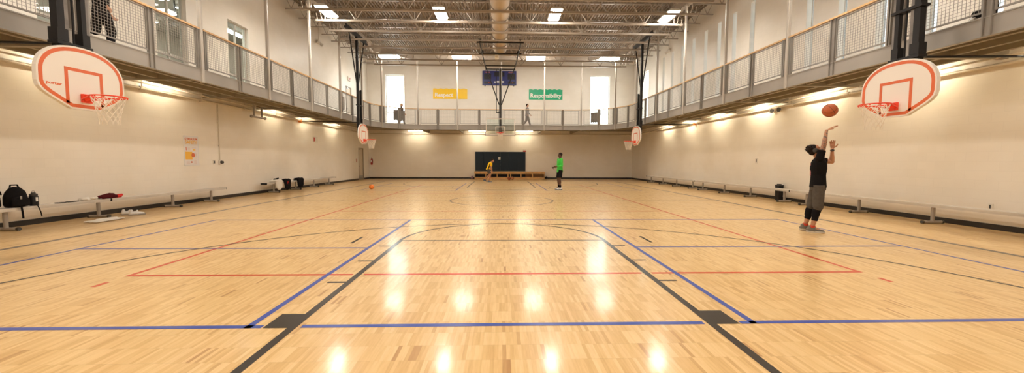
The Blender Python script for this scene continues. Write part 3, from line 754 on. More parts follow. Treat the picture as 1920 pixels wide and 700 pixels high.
for y, w in ((60.8, 3.75), (67.4, 3.75), (76.3, 3.1), (79.3, 3.1)): MB().cyl((xc - w, y, 23.5), (xc + w, y, 23.5), .11, 8).build('cross_pipe', M['black'], t)
MB().cyl((xc - .78, yb + .3, 14.6), (xc - .78, yb + .3, 23.4), .07, 8).cyl((xc - .85, yb + .35, 14.6), (xc + .2, yb + .6, 14.6), .09, 8).build('height_adjuster', M['black'], t)
for s in (-1, 1):
    for y in (60.8, 67.4): MB().sphere((xc + s * 3.2, y, 23.75), .3, 10, 6).build('pipe_clamp', M['black'], t, True)
MB().bbox(xc - 1.0, 68.0, 22.9, xc - .3, 69.2, 23.55, .08).build('winch', M['light_house'], t)

# ------------------------------------------------------------------ signs, scoreboard and fittings on the walls
def wavy_sign(name, x0, x1, z0, z1, m, txt, tx, size, label, waves):
    t = thing(name, label, 'sign', ((x0 + x1) / 2, YF - .03, z0)); n = 60
    top = [(x1 - x0 - (x1 - x0) * i / n, z1 - z0 - .28 + .16 * abs(math.sin(PI * waves * (1 - i / n) + .5))) for i in range(n + 1)]
    o = MB().prism([(0, 0), (x1 - x0, 0)] + top, (x0, YF - .01, z0), (1, 0, 0), (0, 0, 1), .1).build('panel', m, t); fix_normals(o)
    text_mesh('lettering', txt, size, M['white'], (tx, YF - .118, z0 + .52), (1, 0, 0), (0, 0, 1), t, .008, True, 1.0, .035)
wavy_sign('wall_sign', -17.05, -8.5, 20.05, 22.75, M['yellow'], 'Respect', -14.35, 1.42, 'yellow wavy-topped wall sign reading Respect', 6)
wavy_sign('wall_sign', 7.0, 15.5, 20.05, 22.75, M['green'], 'Responsibility', 11.25, 1.42, 'green wavy-topped wall sign reading Responsibility', 7)
t = thing('scoreboard', 'blue electronic scoreboard high on the far wall behind the hoop mast', 'scoreboard', (-.4, YF - .3, 23.5))
MB().bbox(-4.7, YF - .45, 23.5, 3.8, YF - .01, 27.05, .06).build('case', M['score'], t); MB().box(-4.2, YF - .02, 23.3, -3.9, YF, 27.2).build('mounting_rail', M['darkgrey'], t); MB().box(3.0, YF - .02, 23.3, 3.3, YF, 27.2).build('mounting_rail', M['darkgrey'], t)
b = MB()
for x0, x1, a, c in ((-4.3, -2.5, 24.9, 26.3), (1.6, 3.4, 24.9, 26.3), (-1.7, .8, 25.6, 26.7), (-4.3, -2.6, 23.8, 24.4), (1.7, 3.4, 23.8, 24.4)): b.box(x0, YF - .47, a, x1, YF - .44, c)
b.build('display', M['scoredk'], t)
text_mesh('lettering', 'HOME', .46, M['orange'], (-3.4, YF - .475, 26.48), (1, 0, 0), (0, 0, 1), t, .006)
text_mesh('lettering', 'GUEST', .46, M['orange'], (2.5, YF - .475, 26.48), (1, 0, 0), (0, 0, 1), t, .006)
b = MB().prism([(0, 0), (.42, 0), (.21, .42)], (-1.75, YF - .455, 24.1), (1, 0, 0), (0, 0, 1), .02); b.box(-1.1, YF - .475, 24.15, .7, YF - .455, 24.5)
b.build('maker_mark', M['white'], t)
b = MB()
for x in (-3.1, -2.8, 2.0, 2.8): b.cyl((x, YF - .455, 24.1), (x, YF - .485, 24.1), .1, 8)
b.build('foul_lamp', M['red'], t)

# gymnasium safety poster on the left wall
xq = WL + .03
t = thing('safety_poster', 'pale Gymnasium Safety poster with amber block on the left wall', 'poster', (WL, 39.6, 4))
eu, ev = V((0, 1, 0)), V((0, 0, 1)); P0 = V((xq, 38.75, 4.05))
MB().prism([(0, 0), (1.9, 0), (1.9, 3.05), (0, 3.05)], V((WL + .005, 38.75, 4.05)), eu, ev, .03).build('sheet', M['poster'], t)
b = MB().band([(-.05, -.05), (1.95, -.05), (1.95, 3.1), (-.05, 3.1)], [(0, 0), (1.9, 0), (1.9, 3.05), (0, 3.05)], V((WL + .002, 38.75, 4.05)), eu, ev, .05); b.build('poster_frame', M['ltgrey'], t)
text_mesh('heading', 'GYMNASIUM', .33, M['pred'], P0 + eu * .95 + ev * 2.66 + V((.008, 0, 0)), eu, ev, t, .003, True, .9, .008)
text_mesh('heading', 'SAFETY', .50, M['pgold'], P0 + eu * .95 + ev * 2.26 + V((.008, 0, 0)), eu, ev, t, .003, True, .98, .012)
def patch(m, rs, nm='print_block'):
    b = MB()
    for u0, v0, u1, v1 in rs: b.prism([(u0, v0), (u1, v0), (u1, v1), (u0, v1)], P0 + V((.006, 0, 0)), eu, ev, .004)
    b.build(nm, m, t)
patch(M['pgold'], [(.1, .6, 1.05, 1.42), (1.15, 1.55, 1.5, 1.7), (1.2, .72, 1.7, .76)])
b = MB().lathe(P0 + eu * 1.15 + ev * 1.06 + V((.012, 0, 0)), [(.24, 0), (.24, .004)], 24, (1, 0, 0)); b.build('ball_print', M['pred'], t)
patch(M['pred'], [(.2, 1.55, .3, 1.9), (.85, .22, 1.0, .4)])
patch(M['ppink'], [(.45, 1.55 + .09 * i, .8, 1.59 + .09 * i) for i in range(4)] + [(1.0, 1.8 + .07 * i, 1.6, 1.83 + .07 * i) for i in range(2)] + [(1.25, .15 + .09 * i, 1.6, .19 + .09 * i) for i in range(5)] + [(.25, .15 + .09 * i, .7, .19 + .09 * i) for i in range(3)] + [(1.4, .95 + .09 * i, 1.7, .99 + .09 * i) for i in range(4)])

def plate(x, y, z, w, h, label, sg, dark=True, cat='wall plate', name='wall_plate'):
    t = thing(name, label, cat, (x, y, z))
    MB().bbox(x, y - w / 2, z - h / 2, x + sg * .06, y + w / 2, z + h / 2, .02).build('plate', M['plate'], t)
    if dark: MB().box(x + sg * .061, y - w * .16, z - h * .3, x + sg * .075, y + w * .16, z + h * .3).build('socket', M['plate_dk'], t)
    return t
plate(WL, 43.0, 4.35, .42, .5, 'small ivory wall box with dark slot beside the safety poster', 1)
t = thing('conduit', 'thin vertical conduit with a dark round knob on the left wall', 'conduit', (WL, 43.9, 4.3))
MB().cyl((WL + .07, 43.9, 4.4), (WL + .07, 43.9, 11.1), .05, 8).build('pipe', M['pipe_cream'], t, True)
MB().bbox(WL, 43.7, 4.1, WL + .18, 44.1, 4.55, .03).build('box', M['plate'], t)
MB().cyl((WL + .18, 43.95, 4.33), (WL + .4, 43.95, 4.33), .2, 16, .15).build('knob', M['plate_dk'], t, True)
for z in (6.2, 8.9): MB().box(WL, 43.78, z, WL + .05, 44.02, z + .12).build('pipe_mount', M['pipe_cream'], t)
plate(WR, 47.4, 4.7, .5, .72, 'ivory wall box with dark slot on the right wall beyond the shooting man', -1)
plate(WR, 22.3, 1.55, .3, .42, 'small ivory outlet low on the right wall near the photo edge', -1)
t = plate(WL, 68.3, 8.3, 1.7, .9, 'small white and red alarm panel on the left wall under the track', 1, False, 'alarm', 'alarm_panel')
MB().box(WL + .065, 67.55, 7.95, WL + .09, 68.05, 8.65).build('red_face', M['red'], t); MB().box(WL, 67.4, 7.8, WL + .02, 69.2, 8.8).build('mounting_plate', M['plate'], t)
t = plate(WL, 88.2, 4.55, .4, .8, 'small red pull station beside the lower left door', 1, False, 'fire alarm', 'fire_alarm_pull')
MB().box(WL + .062, 88.05, 4.2, WL + .1, 88.35, 4.9).build('pull_face', M['red'], t); MB().box(WL, 87.97, 4.12, WL + .02, 88.43, 4.98).build('mounting_plate', M['plate'], t)
t = thing('exit_sign', 'small red exit sign above the upper left gallery door', 'exit sign', (WL, 84.6, 22.0))
MB().bbox(WL, 84.0, 21.9, WL + .25, 85.3, 22.75, .04).build('case', M['plate'], t)
text_mesh('lettering', 'EXIT', .6, M['red'], (WL + .262, 84.65, 22.1), (0, 1, 0), (0, 0, 1), t, .004, True, .8, .012)
def emergency(x, y, z, sg, label):
    t = thing('emergency_light', label, 'emergency light', (x, y, z))
    MB().bbox(x, y - .5, z - .3, x + sg * .4, y + .5, z + .3, .05).build('case', M['plate'], t)
    MB().box(x, y - .56, z - .36, x + sg * .03, y + .56, z + .36).build('mounting_plate', M['plate'], t)
    for s in (-1, 1): MB().cyl((x + sg * .3, y + s * .5, z - .2), (x + sg * .55, y + s * .8, z - .4), .22, 12, .28).build('lamp_head', M['light_house'], t, True)
    MB().cyl((x + sg * .1, y + .3, z + .3), (x + sg * .1, y + .3, 29.9), .04, 6).build('conduit', M['pipe_cream'], t)
emergency(WL + .02, 70.2, 26.0, 1, 'cream emergency light box high on the left wall, hung on a conduit')
emergency(WR - .02, 75.6, 26.7, -1, 'cream emergency light box high on the right wall above the slit windows')
for y, w in ((44.5, 'farther'), (43.3, 'nearer')):
    t = thing('wall_horn', 'dark round wall horn on the right wall, the %s of the pair above the man' % w, 'wall horn', (WR, y, 10.85))
    MB().lathe((WR, y, 10.85), [(.2, 0), (.22, .15), (.3, .3), (.34, .42), (.31, .42), (.1, .2)], 18, (-1, -.35, 0)).build('bell', M['plate'], t, True)
    MB().lathe(V((WR, y, 10.85)) + V((-.944, -.33, 0)) * .3, [(.24, 0), (.27, .1), (.0, .1)], 18, (-1, -.35, 0)).build('mouth', M['plate_dk'], t, True)
t = thing('fire_extinguisher', 'red fire extinguisher on the far wall beside the lower left door', 'fire extinguisher', (WL + .55, YF - .3, 3.6))
xq = WL + .75
MB().lathe((xq, YF - .28, 3.5), [(.2, 0), (.24, .08), (.24, 1.2), (.16, 1.4), (.07, 1.45), (.07, 1.55)], 16).build('cylinder_body', M['red'], t, True)
MB().box(xq - .12, YF - .35, 5.05, xq + .12, YF - .2, 5.15).bar((xq, YF - .5, 5.25), (xq, YF - .2, 5.18), .08, .06).build('valve', M['black'], t)
MB().tube([(xq + .05, YF - .45, 5.1), (xq + .3, YF - .45, 4.9), (xq + .32, YF - .4, 4.2), (xq + .26, YF - .38, 3.8)], .035, 6).build('hose', M['black'], t)
MB().box(xq - .12, YF - .54, 4.1, xq + .12, YF - .515, 4.6).build('tag', M['white'], t); MB().box(xq - .15, YF - .05, 3.7, xq + .15, YF, 4.9).build('wall_mount', M['midgrey'], t)
t = thing('wall_alarm', 'small red and white alarm box above the right corner of the navy pad', 'alarm', (5.9, YF, 6.95))
MB().bbox(5.55, YF - .2, 6.85, 6.35, YF, 7.5, .03).build('case', M['plate'], t); MB().box(5.6, YF - .23, 6.88, 6.3, YF - .2, 7.2).build('red_face', M['red'], t)
# plates on the far track wall
t = plate(WR, 94.3, 19.6, .4, .6, 'tiny brown plate on the right wall near the far corner above the track', -1)
t = thing('wall_box', 'pale box mounted on the left track railing before the upper door', 'box', (-26.6, 62.9, 14))
MB().bbox(-26.75, 62.55, 13.0, -26.35, 64.2, 15.2, .05).build('case', M['ltgrey'], t); MB().box(-26.35, 62.4, 13.1, -26.3, 62.9, 15.15).box(-26.34, 62.9, 14.9, -26.1, 63.1, 15.1).build('bracket', M['plate'], t)
for x, y, a, label in ((-22.0, 83.0, 40, 'dark grey banner hung on the far railing before the left bright window'), (20.6, 83.6, -22, 'dark grey banner hung on the far railing before the right bright window')):
    t = thing('railing_banner', label, 'banner', (x, y, 13.2)); R = Matrix.Rotation(math.radians(a), 3, 'Z'); n = 12
    b = MB(); w = 1.3 if x < 0 else .85; hz = 15.35 if x < 0 else 15.2
    rows = []
    for k in range(7):
        z = hz - 2.1 * k / 6
        rows.append([V((x, y, 0)) + R @ V((-w + 2 * w * i / n, .05 * math.sin(i * 1.7 + k * .3), 0)) + V((0, 0, z - (.08 * math.sin(i * 1.9) if k == 6 else 0))) for i in range(n + 1)])
    front = [p for r in rows for p in r]; nn = (n + 1) * 7
    back = [p + R @ V((0, .06, 0)) for p in front]; fs = []
    for k in range(6):
        for i in range(n):
            a0 = k * (n + 1) + i; fs += [(a0, a0 + 1, a0 + n + 2, a0 + n + 1), tuple(nn + q for q in (a0, a0 + n + 1, a0 + n + 2, a0 + 1))]
    rim_ = [i for i in range(n + 1)] + [k * (n + 1) + n for k in range(1, 7)] + [6 * (n + 1) + i for i in range(n - 1, -1, -1)] + [k * (n + 1) for k in range(5, 0, -1)]
    for i in range(len(rim_)): p, q2 = rim_[i], rim_[(i + 1) % len(rim_)]; fs.append((p, q2, q2 + nn, p + nn))
    b.add(front + back, fs); o = b.build('cloth', M['grey_panel'], t, True); fix_normals(o)
    MB().bar(V((x, y, hz)) + R @ V((-w, .03, .04)), V((x, y, hz)) + R @ V((w, .03, .04)), .08, .08).build('hanging_rod', M['darkgrey'], t)

# navy pad and maple cubby bench on the far wall
t = thing('wall_pad', 'large navy padded panel on the far wall behind the yellow shirt', 'wall pad', (0, YF, 2))
b = MB()
xs = [-6.55 + 12.75 * i / 6 for i in range(7)]
for i in range(6): b.bbox(xs[i] + .003, YF - .24, 2.0, xs[i + 1] - .003, YF, 6.85, .02)
b.build('padding', M['navy'], t)
MB().bbox(-.75, YF - .3, 4.9, -.15, YF - .235, 5.55, .02).build('outlet_plate', M['plate'], t)
t = thing('cubby_bench', 'long low maple cubby bench against the far wall under the navy pad', 'bench', (2.2, 95, 0))
x0, x1, y0, y1 = -6.6, 10.9, 94.8, 96.9
MB().bbox(x0 - .1, y0 - .1, 1.55, x1 + .1, y1, 1.9, .03).build('top', M['maple'], t)
MB().box(x0, y0, 0.02, x1, y1, .12).box(x0, y0, .12, x1, y0 + .12, .5).box(x0, y0 + .12, .4, x1, y1, .5).build('plinth', M['maple'], t)
b = MB(); cx = [x0, x0 + 2.75, x0 + 5.6, x0 + 8.35, x0 + 9.0, x0 + 11.6, x0 + 14.5, x1]
for x in cx: b.box(max(x0, x - .12), y0, .5, min(x1, x + .12), y1, 1.55)
b.build('divider', M['maple'], t)
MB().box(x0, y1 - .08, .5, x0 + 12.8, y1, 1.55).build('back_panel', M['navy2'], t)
MB().box(x0 + 12.8, y1 - .08, .5, x1, y1, 1.55).build('back_panel', M['inside'], t)
b = MB().box(x0 - .02, y0 - .02, 1.28, x1 + .02, y0 - .001, 1.56)
b.build('front_lip', M['maple'], t)

# ------------------------------------------------------------------ aluminium benches along the walls
def bench(x, y0, y1, legs, label, sg):
    t = thing('bench', label, 'bench', (x, (y0 + y1) / 2, 0), 'benches along the walls')
    MB().bbox(x - .42, y0, 1.33, x + .42, y1, 1.47, .02).box(x - .40, y0 + .02, 1.25, x - .36, y1 - .02, 1.33).box(x + .36, y0 + .02, 1.25, x + .40, y1 - .02, 1.33).build('seat', M['alum'], t)
    b = MB()
    for y in (y0, y1): b.box(x - .43, y - .03 if y == y0 else y, 1.24, x + .43, y if y == y0 else y + .03, 1.475)
    b.build('end_cap', M['black'], t)
    for y in legs:
        l = MB().cyl((x, y, .16), (x, y, 1.26), .12, 14).box(x - .36, y - .12, 1.24, x + .36, y + .12, 1.33).build('leg', M['benchleg'], t, True)
        MB().cyl((x - .78, y, .12), (x + .78, y, .12), .105, 12).build('foot_tube', M['benchleg'], l, True)
        for q in (-.84, .7): MB().cyl((x + q, y, .12), (x + q + .14, y, .12), .12, 12).build('foot_cap', M['darkgrey'], l, True)
bench(-32.0, 8, 28.9, [10.2, 16.3, 22.4, 28.3], 'grey plank bench on the left carrying the black backpack', 1)
bench(-32.0, 29.0, 42.4, [35.4, 40.5], 'grey plank bench on the left under the safety poster', 1)
bench(-32.2, 50.6, 73.0, [52.9, 58.9, 64.9, 70.9], 'grey plank bench on the left heaped with dark clothes', 1)
bench(32.25, 60.4, 82.0, [61.7, 67.8, 73.9, 80.1], 'grey plank bench along the right wall, the one nearest the far corner', -1)
bench(32.25, 39.0, 60.3, [40.2, 46.3, 52.3, 58.4], 'grey plank bench along the right wall in front of the black bin', -1)
bench(32.25, 17.5, 38.9, [18.5, 24.7, 30.8, 36.9], 'grey plank bench along the right wall behind the shooting man', -1)
t = thing('waste_bin', 'narrow tall black bin standing behind the right bench', 'bin', (33.1, 42.3, 0))
MB().rings([[(33.12 - a, 42.3 - c, z), (33.12 + a, 42.3 - c, z), (33.12 + a, 42.3 + c, z), (33.12 - a, 42.3 + c, z)] for a, c, z in ((.25, .3, 0), (.28, .34, 1.75))]).build('body', M['black'], t)
MB().box(32.82, 41.92, 1.75, 33.42, 42.68, 1.84).box(32.95, 42.1, 1.84, 33.25, 42.5, 1.95).build('lid', M['darkgrey'], t)

# ------------------------------------------------------------------ balls
def ball(c, r, m, label, rot=0.3, grp='basketballs'):
    t = thing('basketball', label, 'basketball', (c[0], c[1], c[2] - r), grp)
    MB().sphere(c, r, 32, 18).build('skin', m, t, True, 80)
    b = MB(); E = Matrix.Rotation(rot, 3, 'X') @ Matrix.Rotation(rot * 1.7, 3, 'Y') @ Matrix.Rotation(rot, 3, 'Z')
    def ring(fn): b.tube([V(c) + E @ (V(fn(2 * PI * j / 48)).normalized() * r * 1.002) for j in range(48)], r * .022, 5, True)
    ring(lambda a: (math.cos(a), math.sin(a), 0)); ring(lambda a: (0, math.cos(a), math.sin(a)))
    for s in (-1, 1): ring(lambda a: (s * (.62 + .12 * math.cos(2 * a)), math.cos(a) * .75, math.sin(a) * .75))
    b.build('seam', M['seamblk'], t, True, 80)
    return t
ball((18.75, 18.6, 7.55), .375, M['ball'], 'brown-orange basketball in flight above the hands of the shooting man', .5)
ball((-20.75, 59.8, .385), .385, M['ballb'], 'bright orange basketball alone on the floor by the far left hoop', .9)
ball((1.9, 89.6, .39), .39, M['ball2'], 'red-brown basketball on the floor in front of the cubby bench, the nearer one', .2)
ball((2.75, 91.9, .39), .39, M['balll'], 'tan basketball on the floor close to the cubby bench, half behind another', 1.1)
ball((-7.25, 95.6, .37), .37, M['ballv'], 'violet ball on the floor at the left end of the cubby bench', .7)
ball((11.5, 96.2, .33), .33, M['black'], 'dark ball on the floor at the right end of the cubby bench', .1)

# ------------------------------------------------------------------ remeshed soft forms
def soft(b, name, mats, parent, voxel=.02, it=4, fac=.5, paint=None):
    """fuse overlapping forms into one continuous skin"""
    me = bpy.data.meshes.new('tmp'); me.from_pydata([V(x) * F for x in b.v], [], b.f); me.update()
    t = bpy.data.objects.new('tmp', me); COL.objects.link(t); fix_normals(t)
    r = t.modifiers.new('r', 'REMESH'); r.mode = 'VOXEL'; r.voxel_size = voxel * F; r.use_smooth_shade = True
    s = t.modifiers.new('s', 'SMOOTH'); s.factor = fac; s.iterations = it
    bpy.context.view_layer.update()
    m2 = bpy.data.meshes.new_from_object(t.evaluated_get(bpy.context.evaluated_depsgraph_get()))
    bpy.data.objects.remove(t); bpy.data.meshes.remove(me)
    o0 = V((0, 0, 0)); p = parent
    while p is not None: o0 = o0 + p.location; p = p.parent
    mats = mats if isinstance(mats, (list, tuple)) else [mats]
    m2.materials.clear()
    for m in mats: m2.materials.append(m)
    if paint:
        for p in m2.polygons: p.material_index = paint(p.center / F)
    for v in m2.vertices: v.co = v.co - o0
    for p in m2.polygons: p.use_smooth = True
    m2.name = name
    o = bpy.data.objects.new(name, m2); COL.objects.link(o); o.parent = parent
    return o

# ------------------------------------------------------------------ people
def skin(name, c): 
    m = mat(name, c, .5, noise=.06, nscale=30); m.node_tree.nodes['Principled BSDF'].inputs['Subsurface Weight'].default_value = .08
    m.node_tree.nodes['Principled BSDF'].inputs['Subsurface Radius'].default_value = (.01, .004, .002)
    return m
def tattoo(c):
    m = bpy.data.materials.new('tattooed_skin'); m.use_nodes = True; nt = m.node_tree; b = nt.nodes['Principled BSDF']
    tc = nt.nodes.new('ShaderNodeTexCoord'); vo = nt.nodes.new('ShaderNodeTexVoronoi'); vo.inputs['Scale'].default_value = 44; vo.feature = 'DISTANCE_TO_EDGE'
    ns = nt.nodes.new('ShaderNodeTexNoise'); ns.inputs['Scale'].default_value = 22; ns.inputs['Detail'].default_value = 4
    nt.links.new(tc.outputs['Object'], ns.inputs['Vector']); nt.links.new(tc.outputs['Object'], vo.inputs['Vector'])
    mul = nt.nodes.new('ShaderNodeMath'); mul.operation = 'MULTIPLY_ADD'; mul.inputs[1].default_value = 1.2
    nt.links.new(vo.outputs['Distance'], mul.inputs[0]); nt.links.new(ns.outputs['Fac'], mul.inputs[2])
    r = nt.nodes.new('ShaderNodeValToRGB'); r.color_ramp.elements[0].position = .52; r.color_ramp.elements[1].position = .68
    r.color_ramp.elements[0].color = (.115, .095, .09, 1); r.color_ramp.elements[1].color = (*c, 1)
    nt.links.new(mul.outputs[0], r.inputs['Fac']); nt.links.new(r.outputs['Color'], b.inputs['Base Color']); b.inputs['Roughness'].default_value = .5
    return m

class Person:
    def __init__(s, name_label, origin, heading, J, sk, voxel=.022, scale=1.0, head_pitch=0, head_yaw=0, tilt=None, group=None):
        s.o = V(origin); h = math.radians(heading); s.f = V((math.cos(h), math.sin(h), 0)); s.l = V((-math.sin(h), math.cos(h), 0)); s.u = V((0, 0, 1))
        s.sc = scale; s.vx = voxel; s.J = {k: s.w(v) for k, v in J.items()}; s.sk = sk
        s.t = thing('person', name_label, 'person', origin, group)
        hp, hy = math.radians(head_pitch), math.radians(head_yaw)
        ff = s.f * math.cos(hy) + s.l * math.sin(hy); s.hl = (-s.f * math.sin(hy) + s.l * math.cos(hy)).normalized()
        s.hf = (ff * math.cos(hp) + s.u * math.sin(hp)).normalized(); s.hu = s.hf.cross(s.hl)
    def w(s, p): return s.o + (s.f * p[0] + s.l * p[1] + s.u * p[2]) * s.sc
    def torso_rings(s, g=0.0, top=True, wf=1.0):
        J = s.J; sc = s.sc
        hipax = (J['hipL'] - J['hipR']).normalized(); shax = (J['shL'] - J['shR']).normalized()
        ph = (J['hipL'] + J['hipR']) / 2; sh = (J['shL'] + J['shR']) / 2; sp = (sh - ph)
        def fr(ax): 
            f = ax.cross(sp.normalized()).normalized(); return f
        out = []
        for tt, a, d in ((-.12, .50, .36), (.0, .54, .40), (.22, .48, .37), (.42, .46, .35), (.65, .54, .40), (.85, .58, .38), (.97, .50, .30), (1.06, .30, .22)):
            ax = hipax.lerp(shax, max(0, min(1, tt))).normalized()
            out.append((ph + sp * tt, ax, fr(ax), (a + g) * sc * wf, (d + g) * sc * wf))
        return out if top else out[:-1]
    def body(s, extra=None, mats=None, paint=None, hands=None):
        J, sc = s.J, s.sc; b = MB()
        b.loft(s.torso_rings())
        b.capsule((J['shL'] + J['shR']) / 2 - s.u * .05 * sc, J['head'] - s.hu * .22 * sc - s.hf * .05 * sc, .22 * sc, .185 * sc)
        for k in 'LR':
            b.capsule(J['sh' + k], J['el' + k], .19 * sc, .135 * sc); b.capsule(J['el' + k], J['wr' + k], .14 * sc, .085 * sc)
            b.capsule(J['el' + k].lerp(J['wr' + k], .12), J['el' + k].lerp(J['wr' + k], .4), .135 * sc, .13 * sc)
            b.capsule(J['hip' + k], J['kn' + k], .30 * sc, .20 * sc); b.capsule(J['kn' + k], J['an' + k], .195 * sc, .115 * sc)
            ax = (J['an' + k] - J['kn' + k]).normalized(); tf = J['to' + k] - J['an' + k]; tf = (tf - ax * tf.dot(ax)); back = -tf.normalized() if tf.length > .01 else -s.f
            b.capsule(J['kn' + k].lerp(J['an' + k], .18) + back * .07 * sc, J['kn' + k].lerp(J['an' + k], .42) + back * .06 * sc, .17 * sc, .15 * sc)
            b.capsule(J['an' + k], J['to' + k].lerp(J['an' + k], .25), .12 * sc, .10 * sc)
        s.head(b)
        for k in 'LR':
            hd = (hands or {}).get(k); s.hand(b, k, hd)
        s.bodyobj = soft(b, 'body', mats or [s.sk], s.t, s.vx, 3, .5, paint)
        return s.bodyobj
    def head(s, b):
        c, f, l, u, sc = s.J['head'], s.hf, s.hl, s.hu, s.sc; ax = (f, l, u)
        P = lambda a, d, e: c + (f * a + l * d + u * e) * sc
        b.sphere(P(-.03, 0, .08), (.325 * sc, .255 * sc, .29 * sc), 24, 16, ax)
        b.sphere(P(.06, 0, -.10), (.225 * sc, .205 * sc, .27 * sc), 20, 14, ax)
        b.sphere(P(.15, 0, -.27), (.12 * sc, .12 * sc, .09 * sc), 14, 10, ax)
        b.capsule(P(.285, 0, .03), P(.345, 0, -.095), .028 * sc, .05 * sc, 10)
        b.capsule(P(.245, -.13, .075), P(.245, .13, .075), .045 * sc, .045 * sc, 10)
        b.capsule(P(.255, -.06, -.20), P(.255, .06, -.20), .035 * sc, .035 * sc, 8)
        for sg in (-1, 1):
            b.sphere(P(-.03, sg * .25, -.03), (.065 * sc, .03 * sc, .10 * sc), 12, 8, ax)
            b.sphere(P(.2, sg * .10, .02), (.05 * sc, .06 * sc, .035 * sc), 10, 8, ax)
    def hand(s, b, k, spec):
        J, sc = s.J, s.sc; w = J['wr' + k]; d = (w - J['el' + k]).normalized()
        spec = spec or {}
        dr = spec.get('dir'); d = (s.f * dr[0] + s.l * dr[1] + s.u * dr[2]).normalized() if dr else d
        pn = spec.get('palm', (0, 1 if k == 'R' else -1, 0)); n = s.f * pn[0] + s.l * pn[1] + s.u * pn[2]; n = (n - d * n.dot(d)).normalized()
        side = d.cross(n).normalized() * (1 if k == 'L' else -1)     # towards the thumb
        curl = spec.get('curl', .5)
        b.capsule(w, w + d * .24 * sc, .085 * sc, .125 * sc, 12, (n, .45)); b.capsule(w + d * .12 * sc + side * .04 * sc, w + d * .27 * sc + side * .07 * sc, .07 * sc, .06 * sc, 10, (n, .6))
        b.capsule(w + d * .12 * sc - side * .04 * sc, w + d * .25 * sc - side * .08 * sc, .07 * sc, .055 * sc, 10, (n, .6))
        spread = spec.get('spread', 1.0)
        for i, (off, ln) in enumerate(((.105, .25), (.037, .29), (-.032, .27), (-.098, .21))):
            p0 = w + d * .3 * sc + side * off * sc; dd = (d + side * off * 1.1 * spread).normalized(); a = curl * (1 + .12 * i) * .5
            for seg in (.5, .3, .24):
                q = p0 + (dd * math.cos(a) + n * math.sin(a)) * ln * seg * sc; b.capsule(p0, q, .034 * sc, .031 * sc, 8); p0 = q; a += curl * .75
        p0 = w + d * .10 * sc + side * .09 * sc
        for seg, (x, y, z) in ((.15, (.6, .8, .25)), (.13, (.85, .45, .4))):
            q = p0 + (d * x + side * y + n * z).normalized() * seg * sc; b.capsule(p0, q, .042 * sc, .036 * sc, 8); p0 = q
    def shirt(s, m, sleeve=.55, g=.05, hem=-.12, name='shirt', belly=0.0, long=False, paint=None):
        J, sc = s.J, s.sc; b = MB(); r = s.torso_rings(g); ph = (J['hipL'] + J['hipR']) / 2; sh = (J['shL'] + J['shR']) / 2; sp = sh - ph
        r[0] = (ph + sp * hem, r[0][1], r[0][2], (.53 + g) * sc, (.41 + g) * sc)
        r[-1] = (r[-1][0], r[-1][1], r[-1][2], (.27) * sc, (.21) * sc)
        b.loft(r)
        for k in 'LR':
            e = J['sh' + k].lerp(J['el' + k], sleeve)
            b.capsule(J['sh' + k], J['sh' + k].lerp(J['el' + k], .12), .235 * sc, .23 * sc); b.cyl(J['sh' + k], e if not long else J['el' + k], .235 * sc, 18, (.20 if not long else .185) * sc)
            if long: b.capsule(J['el' + k], J['el' + k].lerp(J['wr' + k], .05), .18 * sc, .18 * sc); b.cyl(J['el' + k], J['el' + k].lerp(J['wr' + k], .93), .18 * sc, 18, .12 * sc)
        b.capsule(J['shL'] - s.l * .05, J['shR'] + s.l * .05, .2 * sc, .2 * sc)
        return soft(b, name, m if isinstance(m, list) else [m], s.t, max(s.vx, .022), 3, .5, paint)
    def shorts(s, m, frac=.8, g=.06, flare=.05, name='shorts', to_ankle=False):
        J, sc = s.J, s.sc; b = MB(); r = s.torso_rings(g * .75, True)[:3]; ph = (J['hipL'] + J['hipR']) / 2
        r[0] = (ph - s.u * .25 * sc, r[0][1], r[0][2], (.52 + g * .6) * sc, (.38 + g) * sc); b.loft(r)
        for k in 'LR':
            e = J['hip' + k].lerp(J['kn' + k], min(1, frac)); b.cyl(J['hip' + k] + s.u * .08 * sc, e, (.30 + g) * sc, 20, (.25 + flare) * sc)
            if frac > 1:
                q = J['kn' + k].lerp(J['an' + k], frac - 1); b.capsule(J['kn' + k], J['kn' + k].lerp(q, .1), (.235 + flare) * sc, (.23 + flare) * sc); b.cyl(J['kn' + k], q, (.24 + flare) * sc, 20, (.20 + flare * .7) * sc)
        return soft(b, name, [m], s.t, max(s.vx, .024), 3)
    def lower(s, m, a, e, name, g=.022):
        for k in 'LR':
            J, sc = s.J, s.sc; p, q = J['kn' + k], J['an' + k]; b = MB()
            r = lambda t: (.205 - .085 * t) * sc + g * sc
            ax = (q - p).normalized(); tf = J['to' + k] - q; tf = tf - ax * tf.dot(ax); back = -tf.normalized() if tf.length > .01 else -s.f
            b.cyl(p.lerp(q, a), p.lerp(q, e), r(a), 18, r(e))
            if a < .3: b.capsule(p.lerp(q, .18) + back * .07 * sc, p.lerp(q, .42) + back * .06 * sc, (.17 + g) * sc, (.15 + g) * sc); b.capsule(p.lerp(q, a), p.lerp(q, .15), r(a), r(.15))
            soft(b, name, [m], s.t, max(s.vx, .02), 2)
